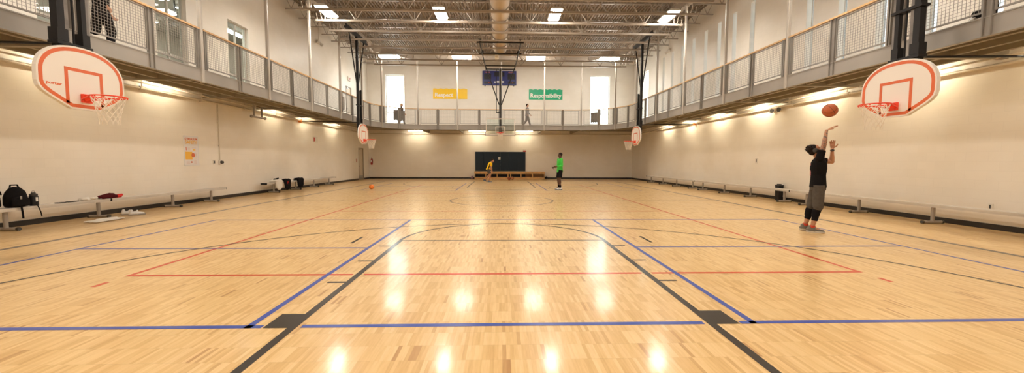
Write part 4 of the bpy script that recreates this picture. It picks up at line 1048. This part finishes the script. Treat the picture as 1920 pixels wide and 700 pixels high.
    def shoes(s, m, sole):
        for k in 'LR':
            J, sc = s.J, s.sc; a, t = J['an' + k], J['to' + k]; d = (t - a); hd = V((d.x, d.y, d.z)); 
            fx = s.foot(k); up = fx[2]; base = fx[3]; f = fx[0]; l = fx[1]
            b = MB(); P = lambda x, y, z: base + (f * x + l * y + up * z) * sc
            b.capsule(P(-.17, 0, .17), P(.12, 0, .17), .15 * sc, .155 * sc); b.capsule(P(.12, 0, .15), P(.55, 0, .10), .155 * sc, .10 * sc, 16); b.capsule(P(-.16, 0, .2), P(-.1, 0, .34), .135 * sc, .125 * sc); b.capsule(P(-.1, 0, .34), P(.1, 0, .27), .125 * sc, .13 * sc)
            b.capsule(P(.42, .03, .09), P(.52, -.02, .085), .135 * sc, .11 * sc)
            so = soft(b, 'shoe', [m], s.t, max(s.vx, .018), 3)
            pts = [(-.31, -.08), (-.31, .08), (-.2, .14), (.1, .13), (.38, .17), (.55, .14), (.66, .05), (.66, -.05), (.55, -.14), (.38, -.16), (.1, -.13), (-.2, -.14)]
            q = MB(); q.rings([[P(x * e, y * e, z) for x, y in pts] for e, z in ((.93, .0), (1, .03), (1.01, .09), (.97, .11))]); q.build('sole', sole, so, True, 50)
            b = MB()
            for i in range(4): b.capsule(P(.12 + .075 * i, -.09, .295 - .035 * i), P(.15 + .075 * i, .09, .295 - .035 * i), .014 * sc, .014 * sc, 6)
            b.build('lace', sole, so, True)
    def foot(s, k):
        a, t = s.J['an' + k], s.J['to' + k]; d = (t - a).normalized()
        l = s.u.cross(V((d.x, d.y, 0)).normalized()); sh = (a - s.J['kn' + k]).normalized()
        # sole plane from ankle/toe: toe joint lies .24 below and .5 ahead of the ankle when flat
        ang = math.atan2(d.z, V((d.x, d.y, 0)).length) + math.atan2(.24, .5); fl_ = V((d.x, d.y, 0)).normalized()
        f = fl_ * math.cos(ang) + s.u * math.sin(ang); up = l.cross(f) * -1 if l.cross(f).z < 0 else l.cross(f)
        if abs(ang) < 1.3: up = f.cross(l)
        return f, l, up, a - up * .33 * s.sc
    def hair(s, m, kind='short', voxel=None):
        c, f, l, u, sc = s.J['head'], s.hf, s.hl, s.hu, s.sc; ax = (f, l, u); P = lambda a, d, e: c + (f * a + l * d + u * e) * sc
        b = MB()
        if kind == 'short':
            b.sphere(P(-.075, 0, .13), (.315 * sc, .268 * sc, .272 * sc), 22, 14, ax); b.sphere(P(-.15, 0, -.02), (.215 * sc, .245 * sc, .2 * sc), 18, 12, ax)
        elif kind == 'crop':
            b.sphere(P(-.055, 0, .115), (.325 * sc, .268 * sc, .275 * sc), 22, 14, ax); b.sphere(P(-.13, 0, -.0), (.22 * sc, .25 * sc, .18 * sc), 18, 12, ax)
        elif kind == 'messy':
            b.sphere(P(-.085, 0, .14), (.33 * sc, .28 * sc, .285 * sc), 22, 14, ax); b.sphere(P(-.17, 0, -.03), (.22 * sc, .25 * sc, .22 * sc), 18, 12, ax)
            rnd = random.Random(3)
            for i in range(26):
                a, e = rnd.uniform(-2.0, 2.0) + PI, rnd.uniform(.15, 1.4); d = V((math.cos(a) * math.cos(e), math.sin(a) * math.cos(e), math.sin(e)))
                p = P(-.1 + d.x * .3, d.y * .25, .13 + d.z * .27); b.capsule(p, p + (f * (d.x - .2) + l * d.y + u * d.z * .7) * .07 * sc, .06 * sc, .035 * sc, 8)
        elif kind == 'long':
            b.sphere(P(-.08, 0, .12), (.33 * sc, .29 * sc, .29 * sc), 22, 14, ax); b.capsule(P(-.2, 0, .0), P(-.24, 0, -.4), .24 * sc, .16 * sc)
        return soft(b, 'hair', [m], s.t, voxel or max(s.vx, .022), 2)

SK1 = skin('light_tan_skin', (.46, .225, .125)); SK2 = skin('deep_brown_skin', (.10, .045, .026)); SK3 = skin('medium_skin', (.40, .20, .115))
HAIRD = mat('dark_brown_hair', (.014, .008, .006), .7, spec=.15, bump=.5, nscale=60); HAIRB = mat('blond_hair', (.36, .22, .10), .6, bump=.4, nscale=50)
SHOEG = mat('grey_running_shoe', (.14, .125, .10), .7, noise=.15, nscale=25); SOLEW = mat('off_white_sole', (.55, .49, .41), .6)
SOLEG = mat('grey_sole', (.30, .27, .24), .6); GREENS = mat('bright_green_shirt', (.045, .52, .055), .8, bump=.2, nscale=12)
YELS = mat('yellow_shirt', (.90, .56, .0), .8, bump=.2, nscale=12); BLUESH = mat('blue_grey_shoe', (.06, .09, .13), .6)
WHSH = mat('white_shoe', (.74, .73, .72), .5); GREYTOP = mat('grey_hoodie', (.20, .185, .175), .9); PINK = mat('pink_print', (.70, .28, .28), .7)
SOCKR = mat('red_sock', (.55, .05, .02), .8); TAUPE = mat('taupe_trousers', (.14, .12, .105), .9)

# --- the shooting man by the right-hand near hoop
J = dict(head=(-.14, 0, 5.25), shR=(.06, -.50, 4.72), shL=(.10, .50, 4.62), hipR=(.12, -.27, 2.95), hipL=(.08, .27, 2.95),
         elR=(.24, -.50, 5.56), wrR=(.34, -.36, 6.44), elL=(.80, .66, 4.52), wrL=(.76, .36, 5.32),
         knR=(.14, -.27, 1.62), knL=(-.16, .30, 1.62), anR=(-.10, -.27, .33), anL=(-.42, .30, .35), toR=(.40, -.30, .09), toL=(.08, .33, .11))
TAT = tattoo((.46, .225, .125))
p = Person('man in black shirt and grey shorts shooting a basketball on the right', (20.42, 21.35, 0), -34, J, SK1, voxel=.015, head_pitch=32, scale=1.02)
def pt(c, P=p):
    a, b_ = P.J['shR'].lerp(P.J['elR'], .35), P.J['elR']; w = P.J['wrR']
    for u0, u1 in ((a, b_), (b_, w)):
        d = u1 - u0; tt = max(0, min(.96, (c - u0).dot(d) / d.length_squared))
        if (c - (u0 + d * tt)).length < .17: return 1
    return 0
p.body(mats=[SK1, TAT], paint=pt, hands=dict(R=dict(dir=(.82, .05, .58), palm=(.45, 0, -.9), curl=.25, spread=1.5), L=dict(dir=(-.05, -.12, 1), palm=(-.2, -1, 0), curl=.35, spread=1.0)))
p.shirt(M['fabric_black'], sleeve=.62, g=.045, hem=-.03)
p.shorts(M['fabric_grey'], frac=1.06, g=.04, flare=.03)
p.lower(M['fabric_black'], .05, .66, 'legging', .02)
p.lower(SOCKR, .90, 1.02, 'sock', .03)
p.shoes(SHOEG, SOLEW)
p.hair(HAIRD, 'messy', .016)
c, f, l, u = p.J['head'], p.hf, p.hl, p.hu; P = lambda a, d, e: c + f * a + l * d + u * e
b = MB(); b.sphere(P(.10, 0, -.24), (.215, .20, .165), 20, 12, (f, l, u)); b.sphere(P(.21, 0, -.30), (.12, .125, .12), 14, 10, (f, l, u)); soft(b, 'beard', [HAIRD], p.t, .016, 2)
hp = thing('headphones', '', '', (0, 0, 0)); bpy.data.objects.remove(hp)
b = MB().tube([P(.0 - .02 * abs(math.cos(a)), .31 * math.cos(a), .02 + .40 * math.sin(a)) for a in [PI * i / 16 for i in range(17)]], .032, 8)
hb = b.build('headphone_band', M['black'], p.t, True)
for sg in (-1, 1):
    MB().lathe(P(-.01, sg * .25, -.02), [(.11, 0), (.15, .02), (.155, .09), (.12, .12), (.03, .125)], 18, l * sg).build('ear_cup', M['darkgrey'], hb, True)
w = p.J['wrL']; d = (p.J['wrL'] - p.J['elL']).normalized()
wt = MB().lathe(w - d * .13, [(.105, 0), (.112, .02), (.112, .07), (.105, .09)], 18, d).build('watch', M['black'], p.t, True)
MB().cyl(w - d * .085 + p.l * -.1, w - d * .085 + p.l * -.14, .07, 14).build('watch_face', M['darkgrey'], wt, True)
# pink print on the back of the shirt: patches lying on the cloth
b = MB(); bk = p.torso_rings(.09)
for tt, hx, sx in ((.80, .10, .12), (.52, .16, .15), (.44, .12, .10)):
    ph = (p.J['hipL'] + p.J['hipR']) / 2; sp = (p.J['shL'] + p.J['shR']) / 2 - ph; ctr = ph + sp * tt - p.f * .415 + p.l * -.02
    b.sphere(ctr, (.035, sx, hx), 12, 8, (p.f, p.l, p.u))
b.build('back_print', PINK, p.t, True)

# --- green long-sleeved player
J = dict(head=(-.02, 0, 5.42), shR=(0, -.55, 4.72), shL=(0, .55, 4.72), hipR=(-.02, -.27, 2.98), hipL=(.02, .27, 2.98),
         elR=(-.02, -.78, 3.75), wrR=(.72, -.62, 3.52), elL=(.0, .78, 3.75), wrL=(.70, .55, 3.65),
         knR=(.14, -.36, 1.68), knL=(.16, .36, 1.68), anR=(-.05, -.42, .33), anL=(.06, .42, .33), toR=(.42, -.50, .09), toL=(.54, .50, .09))
p = Person('person in bright green long-sleeved shirt and black shorts standing mid-court', (9.35, 59.2, 0), 195, J, SK2, voxel=.024, head_yaw=-20, scale=1.02)
p.body(hands=dict(R=dict(curl=.7, palm=(0, 1, .3)), L=dict(curl=.7, palm=(0, -1, .3)))); p.shirt(GREENS, g=.07, long=True, hem=-.14); p.shorts(M['fabric_black'], .84, .07, .08); p.lower(M['fabric_black'], .72, 1.0, 'sock', .02)
p.shoes(WHSH, BLUESH); p.hair(HAIRD, 'crop')
MB().box(0, 0, 0, .01, .01, .01)
# --- yellow shirt, stooped and stepping right
J = dict(head=(.72, 0, 4.62), shR=(.32, -.48, 4.12), shL=(.36, .48, 4.12), hipR=(-.22, -.26, 2.75), hipL=(-.22, .26, 2.75),
         elR=(.42, -.62, 3.20), wrR=(.62, -.52, 2.45), elL=(.40, .62, 3.20), wrL=(.55, .55, 2.42),
         knR=(.30, -.28, 1.62), knL=(.02, .28, 1.55), anR=(.05, -.28, .33), anL=(-.95, .28, .55), toR=(.58, -.30, .09), toL=(-.55, .30, .16))
p = Person('person in yellow and black shirt stooping in front of the navy pad', (-2.55, 80.2, 0), -8, J, SK3, voxel=.026, head_pitch=-25)
def py(c, P=p): 
    r = c - P.o; return 1 if (abs(r.dot(P.l)) > .34 and .12 < r.dot(P.f) + (r.z - 3.4) * -.42 + .12 < .34 and r.z < 4.0) else 0
p.body(hands=dict(R=dict(curl=.6), L=dict(curl=.6))); p.shirt([YELS, M['fabric_black']], sleeve=.7, g=.07, hem=-.1, paint=py); p.shorts(M['fabric_grey'], .8, .07, .07); p.shoes(BLUESH, SOLEG); p.hair(HAIRD, 'short')

def walker(label, origin, heading, sk, top, trousers, shoe, hair, kind, scale, run=False, longs=True, sleeve=True):
    J = dict(head=(.08, 0, 5.42), shR=(.04, -.5, 4.72), shL=(.04, .5, 4.72), hipR=(0, -.26, 2.95), hipL=(0, .26, 2.95),
             elR=(-.22, -.62, 3.78), wrR=(.10, -.60, 3.05), elL=(.25, .62, 3.80), wrL=(.75, .52, 3.25),
             knR=(.42, -.27, 1.68), knL=(-.20, .27, 1.62), anR=(.80, -.27, .42), anL=(-.92, .27, .62), toR=(1.28, -.28, .30), toL=(-.58, .28, .20))
    if run:
        J.update(elR=(-.55, -.66, 4.0), wrR=(-.05, -.62, 3.5), elL=(.35, .62, 3.9), wrL=(.85, .35, 3.25), knR=(.42, -.27, 1.75), anR=(.22, -.27, .38), toR=(.72, -.28, .12),
                 knL=(-.25, .27, 1.65), anL=(-1.05, .27, 1.72), toL=(-1.25, .28, 1.28))
    p = Person(label, origin, heading, J, sk, voxel=.028, scale=scale)
    p.body(hands=dict(R=dict(curl=.6), L=dict(curl=.6))); p.shirt(top, g=.07, long=sleeve, hem=-.15); p.shorts(trousers, 1.93 if longs else .85, .05, .03 if longs else .07, name='trousers' if longs else 'shorts')
    p.shoes(shoe, SOLEW); p.hair(hair, kind); return p
walker('person in grey striding right along the far track', (6.0, 88.3, 12.4), 0, SK3, GREYTOP, TAUPE, SOLEG, HAIRD, 'short', .92)
walker('fair haired person in dark clothes on the far track before the left bright window', (-22.6, 87.4, 12.4), 5, SK3, M['fabric_black'], TAUPE, SOLEG, HAIRB, 'long', .88, sleeve=False)
walker('runner in black on the left track behind the near mesh railing', (-29.7, 27.1, 12.4), 80, SK1, M['fabric_black'], M['fabric_black'], SHOEG, HAIRD, 'short', 1.0, run=True)
walker('runner in black on the right track at the top right of the photo', (30.2, 20.6, 12.4), -92, SK1, M['fabric_black'], M['fabric_black'], WHSH, HAIRD, 'short', 1.0, run=True)

# ------------------------------------------------------------------ belongings on and under the left benches
BZ = 1.47
t = thing('backpack', 'black backpack on the left bench beside the water bottle', 'backpack', (-31.95, 23.00, BZ))
b = MB(); b.loft([(V((-31.95, 22.95, BZ + z)), V((0, 1, 0)), V((1, 0, 0)), a * .8, d) for z, a, d in ((.02, .62, .34), (.2, .74, .42), (.7, .72, .4), (1.0, .58, .34), (1.24, .36, .22), (1.34, .12, .1))])
soft(b, 'bag_body', [M['fabric_black']], t, .03, 4)
b = MB(); b.loft([(V((-31.55, 22.90, BZ + z)), V((0, 1, 0)), V((1, 0, 0)), a, d) for z, a, d in ((.06, .4, .12), (.15, .5, .2), (.5, .5, .18), (.68, .36, .08))]); soft(b, 'front_pocket', [M['fabric_black']], t, .03, 3)
MB().tube([(-31.95, 22.70, BZ + 1.3), (-31.95, 22.75, BZ + 1.46), (-31.95, 23.10, BZ + 1.46), (-31.95, 23.20, BZ + 1.26)], .045, 8).build('carry_handle', M['fabric_black'], t, True)
MB().tube([(-31.9, 23.2, BZ + 1.24), (-31.85, 23.4, BZ + 1.0), (-31.75, 23.46, BZ + .5), (-31.75, 23.4, BZ + .12)], .05, 8).build('shoulder_strap', M['fabric_black'], t, True)
MB().tube([(-31.46, 22.80, BZ + .1), (-31.46, 22.85, BZ), (-31.48, 22.90, BZ - .3), (-31.48, 22.92, BZ - .75)], .05, 6).build('hanging_strap', M['fabric_black'], t, True)
MB().box(-31.34, 22.70, BZ + .55, -31.32, 22.80, BZ + .75).build('zip_pull', M['midgrey'], t)
t = thing('gym_bag', 'black rounded gym bag at the photo edge left of the backpack', 'bag', (-31.95, 21.6, BZ))
b = MB(); b.loft([(V((-31.95, 21.55, BZ + z)), V((0, 1, 0)), V((1, 0, 0)), a * .95, d) for z, a, d in ((.02, .5, .32), (.2, .62, .4), (.7, .6, .38), (1.05, .45, .3), (1.25, .15, .12))]); soft(b, 'bag_body', [M['fabric_black']], t, .03, 4)
MB().tube([(-31.6, 21.25, BZ + .9), (-31.4, 21.45, BZ + 1.1), (-31.4, 21.75, BZ + 1.1), (-31.6, 21.95, BZ + .9)], .04, 6).build('handle', M['fabric_black'], t, True)
t = thing('water_bottle', 'black water bottle with a wrist strap on the left bench', 'bottle', (-31.75, 23.8, BZ))
MB().lathe((-31.75, 23.8, BZ + .012), [(.19, 0), (.22, .03), (.22, .62), (.19, .68), (.17, .70)], 18).build('flask', M['black'], t, True)
MB().lathe((-31.75, 23.8, BZ + .7), [(.2, 0), (.2, .1), (.12, .13), (.1, .2)], 18).build('cap', M['darkgrey'], t, True)
MB().tube([(-31.75, 23.8 + .09 * math.cos(a), BZ + .93 + .08 * math.sin(a)) for a in [2 * PI * i / 14 for i in range(14)]], .02, 6, True).build('carry_loop', M['midgrey'], t, True)
MB().box(-31.55, 23.73, BZ + .3, -31.52, 23.85, BZ + .58).build('label_patch', M['ltgrey'], t)
MB().tube([(-31.5, 23.77, BZ + .06), (-31.46, 23.78, BZ - .05), (-31.46, 23.9, BZ - .4), (-31.46, 23.95, BZ - .75)], .03, 6).build('wrist_strap', M['fabric_black'], t, True)
for y, ln, label in ((25.4, .28, 'dark phone lying on the left bench, nearer the backpack'), (26.2, .36, 'dark slim case lying on the left bench, nearer the maroon jacket')):
    t = thing('phone' if y < 26 else 'slim_case', label, 'phone' if y < 26 else 'case', (-31.75, y, BZ))
    MB().bbox(-31.9, y - ln, BZ, -31.6, y + ln, BZ + .06, .02).build('case', M['black'], t); MB().box(-31.87, y - ln + .05, BZ + .06, -31.63, y + ln - .05, BZ + .064).build('screen', M['scoredk'], t)
def crumple(name, label, cat, c, size, m, seed, n=10, extra=None, r=.14, flat=.6, group=None):
    t = thing(name, label, cat, c, group); rnd = random.Random(seed); b = MB(); c = V(c)
    for i in range(n):
        a = V((rnd.uniform(-1, 1) * size[0], rnd.uniform(-1, 1) * size[1], 0)); d = V((rnd.uniform(-1, 1) * size[0] * .6, rnd.uniform(-1, 1) * size[1] * .7, 0)); z = r * flat + rnd.uniform(0, size[2])
        p0, p1 = c + a + V((0, 0, z)), c + a + d + V((0, 0, r * flat + rnd.uniform(0, size[2])))
        for q in (p0, p1): q.x = max(c.x - size[0], min(c.x + size[0], q.x)); q.y = max(c.y - size[1], min(c.y + size[1], q.y))
        b.capsule(p0, p1, r * rnd.uniform(.7, 1.1), r * rnd.uniform(.6, 1), 10, ((0, 0, 1), flat))
    b.box(c.x - size[0] * .8, c.y - size[1] * .85, c.z + .005, c.x + size[0] * .8, c.y + size[1] * .85, c.z + .06)
    soft(b, 'cloth', [m], t, .028, 2); return t
crumple('sock_pair', 'crumpled white socks on the left bench beside the maroon jacket', 'socks', (-31.8, 27.4, BZ), (.2, .5, .12), M['fabric_white'], 4, 12, r=.13)
t = thing('jacket', 'dark maroon jacket with bright red lining on the left bench', 'jacket', (-31.9, 29.2, BZ))
b = MB()
for p0, p1, r0, r1 in (((-31.95, 28.35, .16), (-31.9, 29.0, .22), .13, .2), ((-31.9, 29.0, .22), (-31.9, 29.4, .24), .2, .17), ((-31.7, 28.4, .13), (-31.65, 29.4, .16), .12, .14), ((-31.95, 29.2, .30), (-31.9, 29.4, .24), .14, .14), ((-32.1, 28.5, .13), (-32.1, 29.4, .18), .12, .15)):
    b.capsule(V(p0) + V((0, 0, BZ)), V(p1) + V((0, 0, BZ)), r0, r1, 12)
soft(b, 'cloth', [M['maroon']], t, .028, 3)
b = MB()
for p0, p1, r0, r1 in (((-31.8, 29.5, .15), (-31.7, 29.95, .22), .12, .1), ((-31.68, 29.5, .11), (-31.64, 29.8, .11), .1, .09)): b.capsule(V(p0) + V((0, 0, BZ)), V(p1) + V((0, 0, BZ)), r0, r1, 12)
soft(b, 'lining', [M['redcloth']], t, .028, 3)
t = thing('towel', 'white towel lying on the floor in front of the left bench', 'towel', (-29.9, 26.5, 0))
b = MB(); rnd = random.Random(9)
for i in range(9):
    x = -30.3 + .1 * i; b.capsule((x, 25.6 + rnd.uniform(-.12, .12), .07), (x + rnd.uniform(0, .15), 27.5 + rnd.uniform(-.15, .15), .08), .13, .12, 10, ((0, 0, 1), .45))
b.capsule((-30.1, 26.3, .1), (-29.9, 27.4, .13), .2, .16, 10, ((0, 0, 1), .5)); soft(b, 'cloth', [M['fabric_white']], t, .028, 3)
def sneaker(c, heading, label):
    t = thing('sneaker', label, 'shoe', c, 'pair of white sneakers'); h = math.radians(heading); f = V((math.cos(h), math.sin(h), 0)); l = V((-math.sin(h), math.cos(h), 0)); c = V(c)
    P = lambda x, y, z: c + f * x + l * y + V((0, 0, z)); b = MB()
    b.capsule(P(-.25, 0, .17), P(.1, 0, .17), .15, .155); b.capsule(P(.1, 0, .16), P(.5, 0, .1), .155, .11); b.capsule(P(-.27, 0, .2), P(-.24, 0, .38), .13, .11); b.capsule(P(.05, 0, .25), P(.12, 0, .36), .11, .07)
    soft(b, 'upper', [WHSH], t, .02, 2)
    pts = [(-.42, -.08), (-.42, .08), (-.2, .14), (.1, .13), (.38, .17), (.55, .13), (.64, .04), (.64, -.04), (.55, -.13), (.38, -.16), (.1, -.13), (-.2, -.14)]
    MB().rings([[P(x, y, z) for x, y in pts] for z in (0, .1)]).build('sole', SOLEG, t)
    MB().lathe(P(-.16, 0, .36), [(.09, 0), (.085, .03), (.02, .03)], 12).build('opening', M['darkgrey'], t)
    b = MB()
    for i in range(4): b.capsule(P(.14 + .07 * i, -.09, .325 - .035 * i), P(.16 + .07 * i, .09, .325 - .035 * i), .015, .015, 6)
    b.build('lace', M['fabric_white'], t, True)
sneaker((-31.25, 29.9, 0), 40, 'white sneaker under the bench end, the one nearer the wall')
sneaker((-30.5, 29.75, 0), 55, 'white sneaker by the bench end, the one farther from the wall')
# clothes heaped on the third left bench
BX = -32.2
def draped(name, label, y, w, mats, drop, part):
    t = thing(name, label, 'jacket', (BX, y, BZ)); b = MB()
    rnd = random.Random(int(y * 10)); n = 13
    for i in range(n):
        q = i / (n - 1); yy = y - w + 2 * w * q; dp = drop * (.62 + .38 * math.sin(PI * (.12 + .8 * q)) + rnd.uniform(-.06, .06)); o = .03 * math.sin(i * 2.1)
        b.capsule((BX - .26, yy, BZ + .17), (BX + .5, yy + .03, BZ + .2 + .05 * math.sin(i * 1.3)), .15, .16, 10); b.capsule((BX + .6, yy, BZ + .14), (BX + .62 + o, yy + .22 * (.5 - q), BZ - dp), .14, .13, 10)
    b.capsule((BX + .62, y - w * .5, BZ - drop * .3), (BX + .66, y + w * .3, BZ - drop * .75), .15, .12, 10)
    b.capsule((BX, y - w, BZ + .2), (BX, y + w, BZ + .24), .16, .16)
    soft(b, 'cloth', [mats[0]], t, .03, 3)
    if len(mats) > 1:
        b = MB(); p0 = V(part[0]); p1 = V(part[1]); b.capsule(p0, p1, part[2], part[2] * .8, 10); b.capsule(p0 + V((0, .25, .02)), p1 + V((.02, .2, .1)), part[2] * .8, part[2] * .7, 10)
        soft(b, 'lining', [mats[1]], t, .03, 3)
    return t
draped('jacket', 'white jacket with black collar draped over the near end of the third left bench', 53.2, .68, [M['fabric_white'], M['fabric_black']], .95, ((BX + .1, 52.9, BZ + .42), (BX + .1, 53.7, BZ + .44), .13))
draped('jacket', 'black jacket with red trim draped over the third left bench', 55.4, .68, [M['fabric_black'], M['redcloth']], 1.1, ((BX + .72, 55.1, BZ + .02), (BX + .73, 55.2, BZ - .35), .065))
crumple('sweatshirt', 'white crumpled sweatshirt on the third left bench between black jackets', 'sweatshirt', (BX, 57.35, BZ), (.34, .7, .2), M['fabric_white'], 12, 14, r=.17)
draped('jacket', 'black jacket hanging low off the middle of the third left bench', 59.2, .8, [M['fabric_black']], 1.05, None)

# ------------------------------------------------------------------ daylight and camera
w = bpy.data.worlds.new('daylight'); scn.world = w; w.use_nodes = True
bg = w.node_tree.nodes['Background']; bg.inputs['Color'].default_value = (1.0, .98, .95, 1); bg.inputs['Strength'].default_value = 5.5

cam = bpy.data.cameras.new('camera'); co = bpy.data.objects.new('camera', cam); COL.objects.link(co)
cam.sensor_width = 36; cam.lens = 739.82 / 1920 * 36; cam.clip_end = 200
yaw, pit, rol = .02923, .06539, -.00299
R = Matrix.Rotation(-yaw, 4, 'Z') @ Matrix.Rotation(PI / 2 - pit, 4, 'X') @ Matrix.Rotation(-rol, 4, 'Z')
co.matrix_world = Matrix.Translation(V((-.1428, -3.7442, 4.6145)) * F) @ R
scn.camera = co
scn.view_settings.view_transform = 'Standard'; scn.view_settings.look = 'None'; scn.view_settings.gamma = 1; scn.view_settings.exposure = 0.42
scn.view_settings.use_curve_mapping = False
scn.cycles.use_denoising = True; scn.cycles.max_bounces = 8; scn.cycles.diffuse_bounces = 6; scn.cycles.glossy_bounces = 4; scn.cycles.transparent_max_bounces = 16
scn.cycles.sample_clamp_indirect = 8.0; scn.cycles.use_light_tree = True
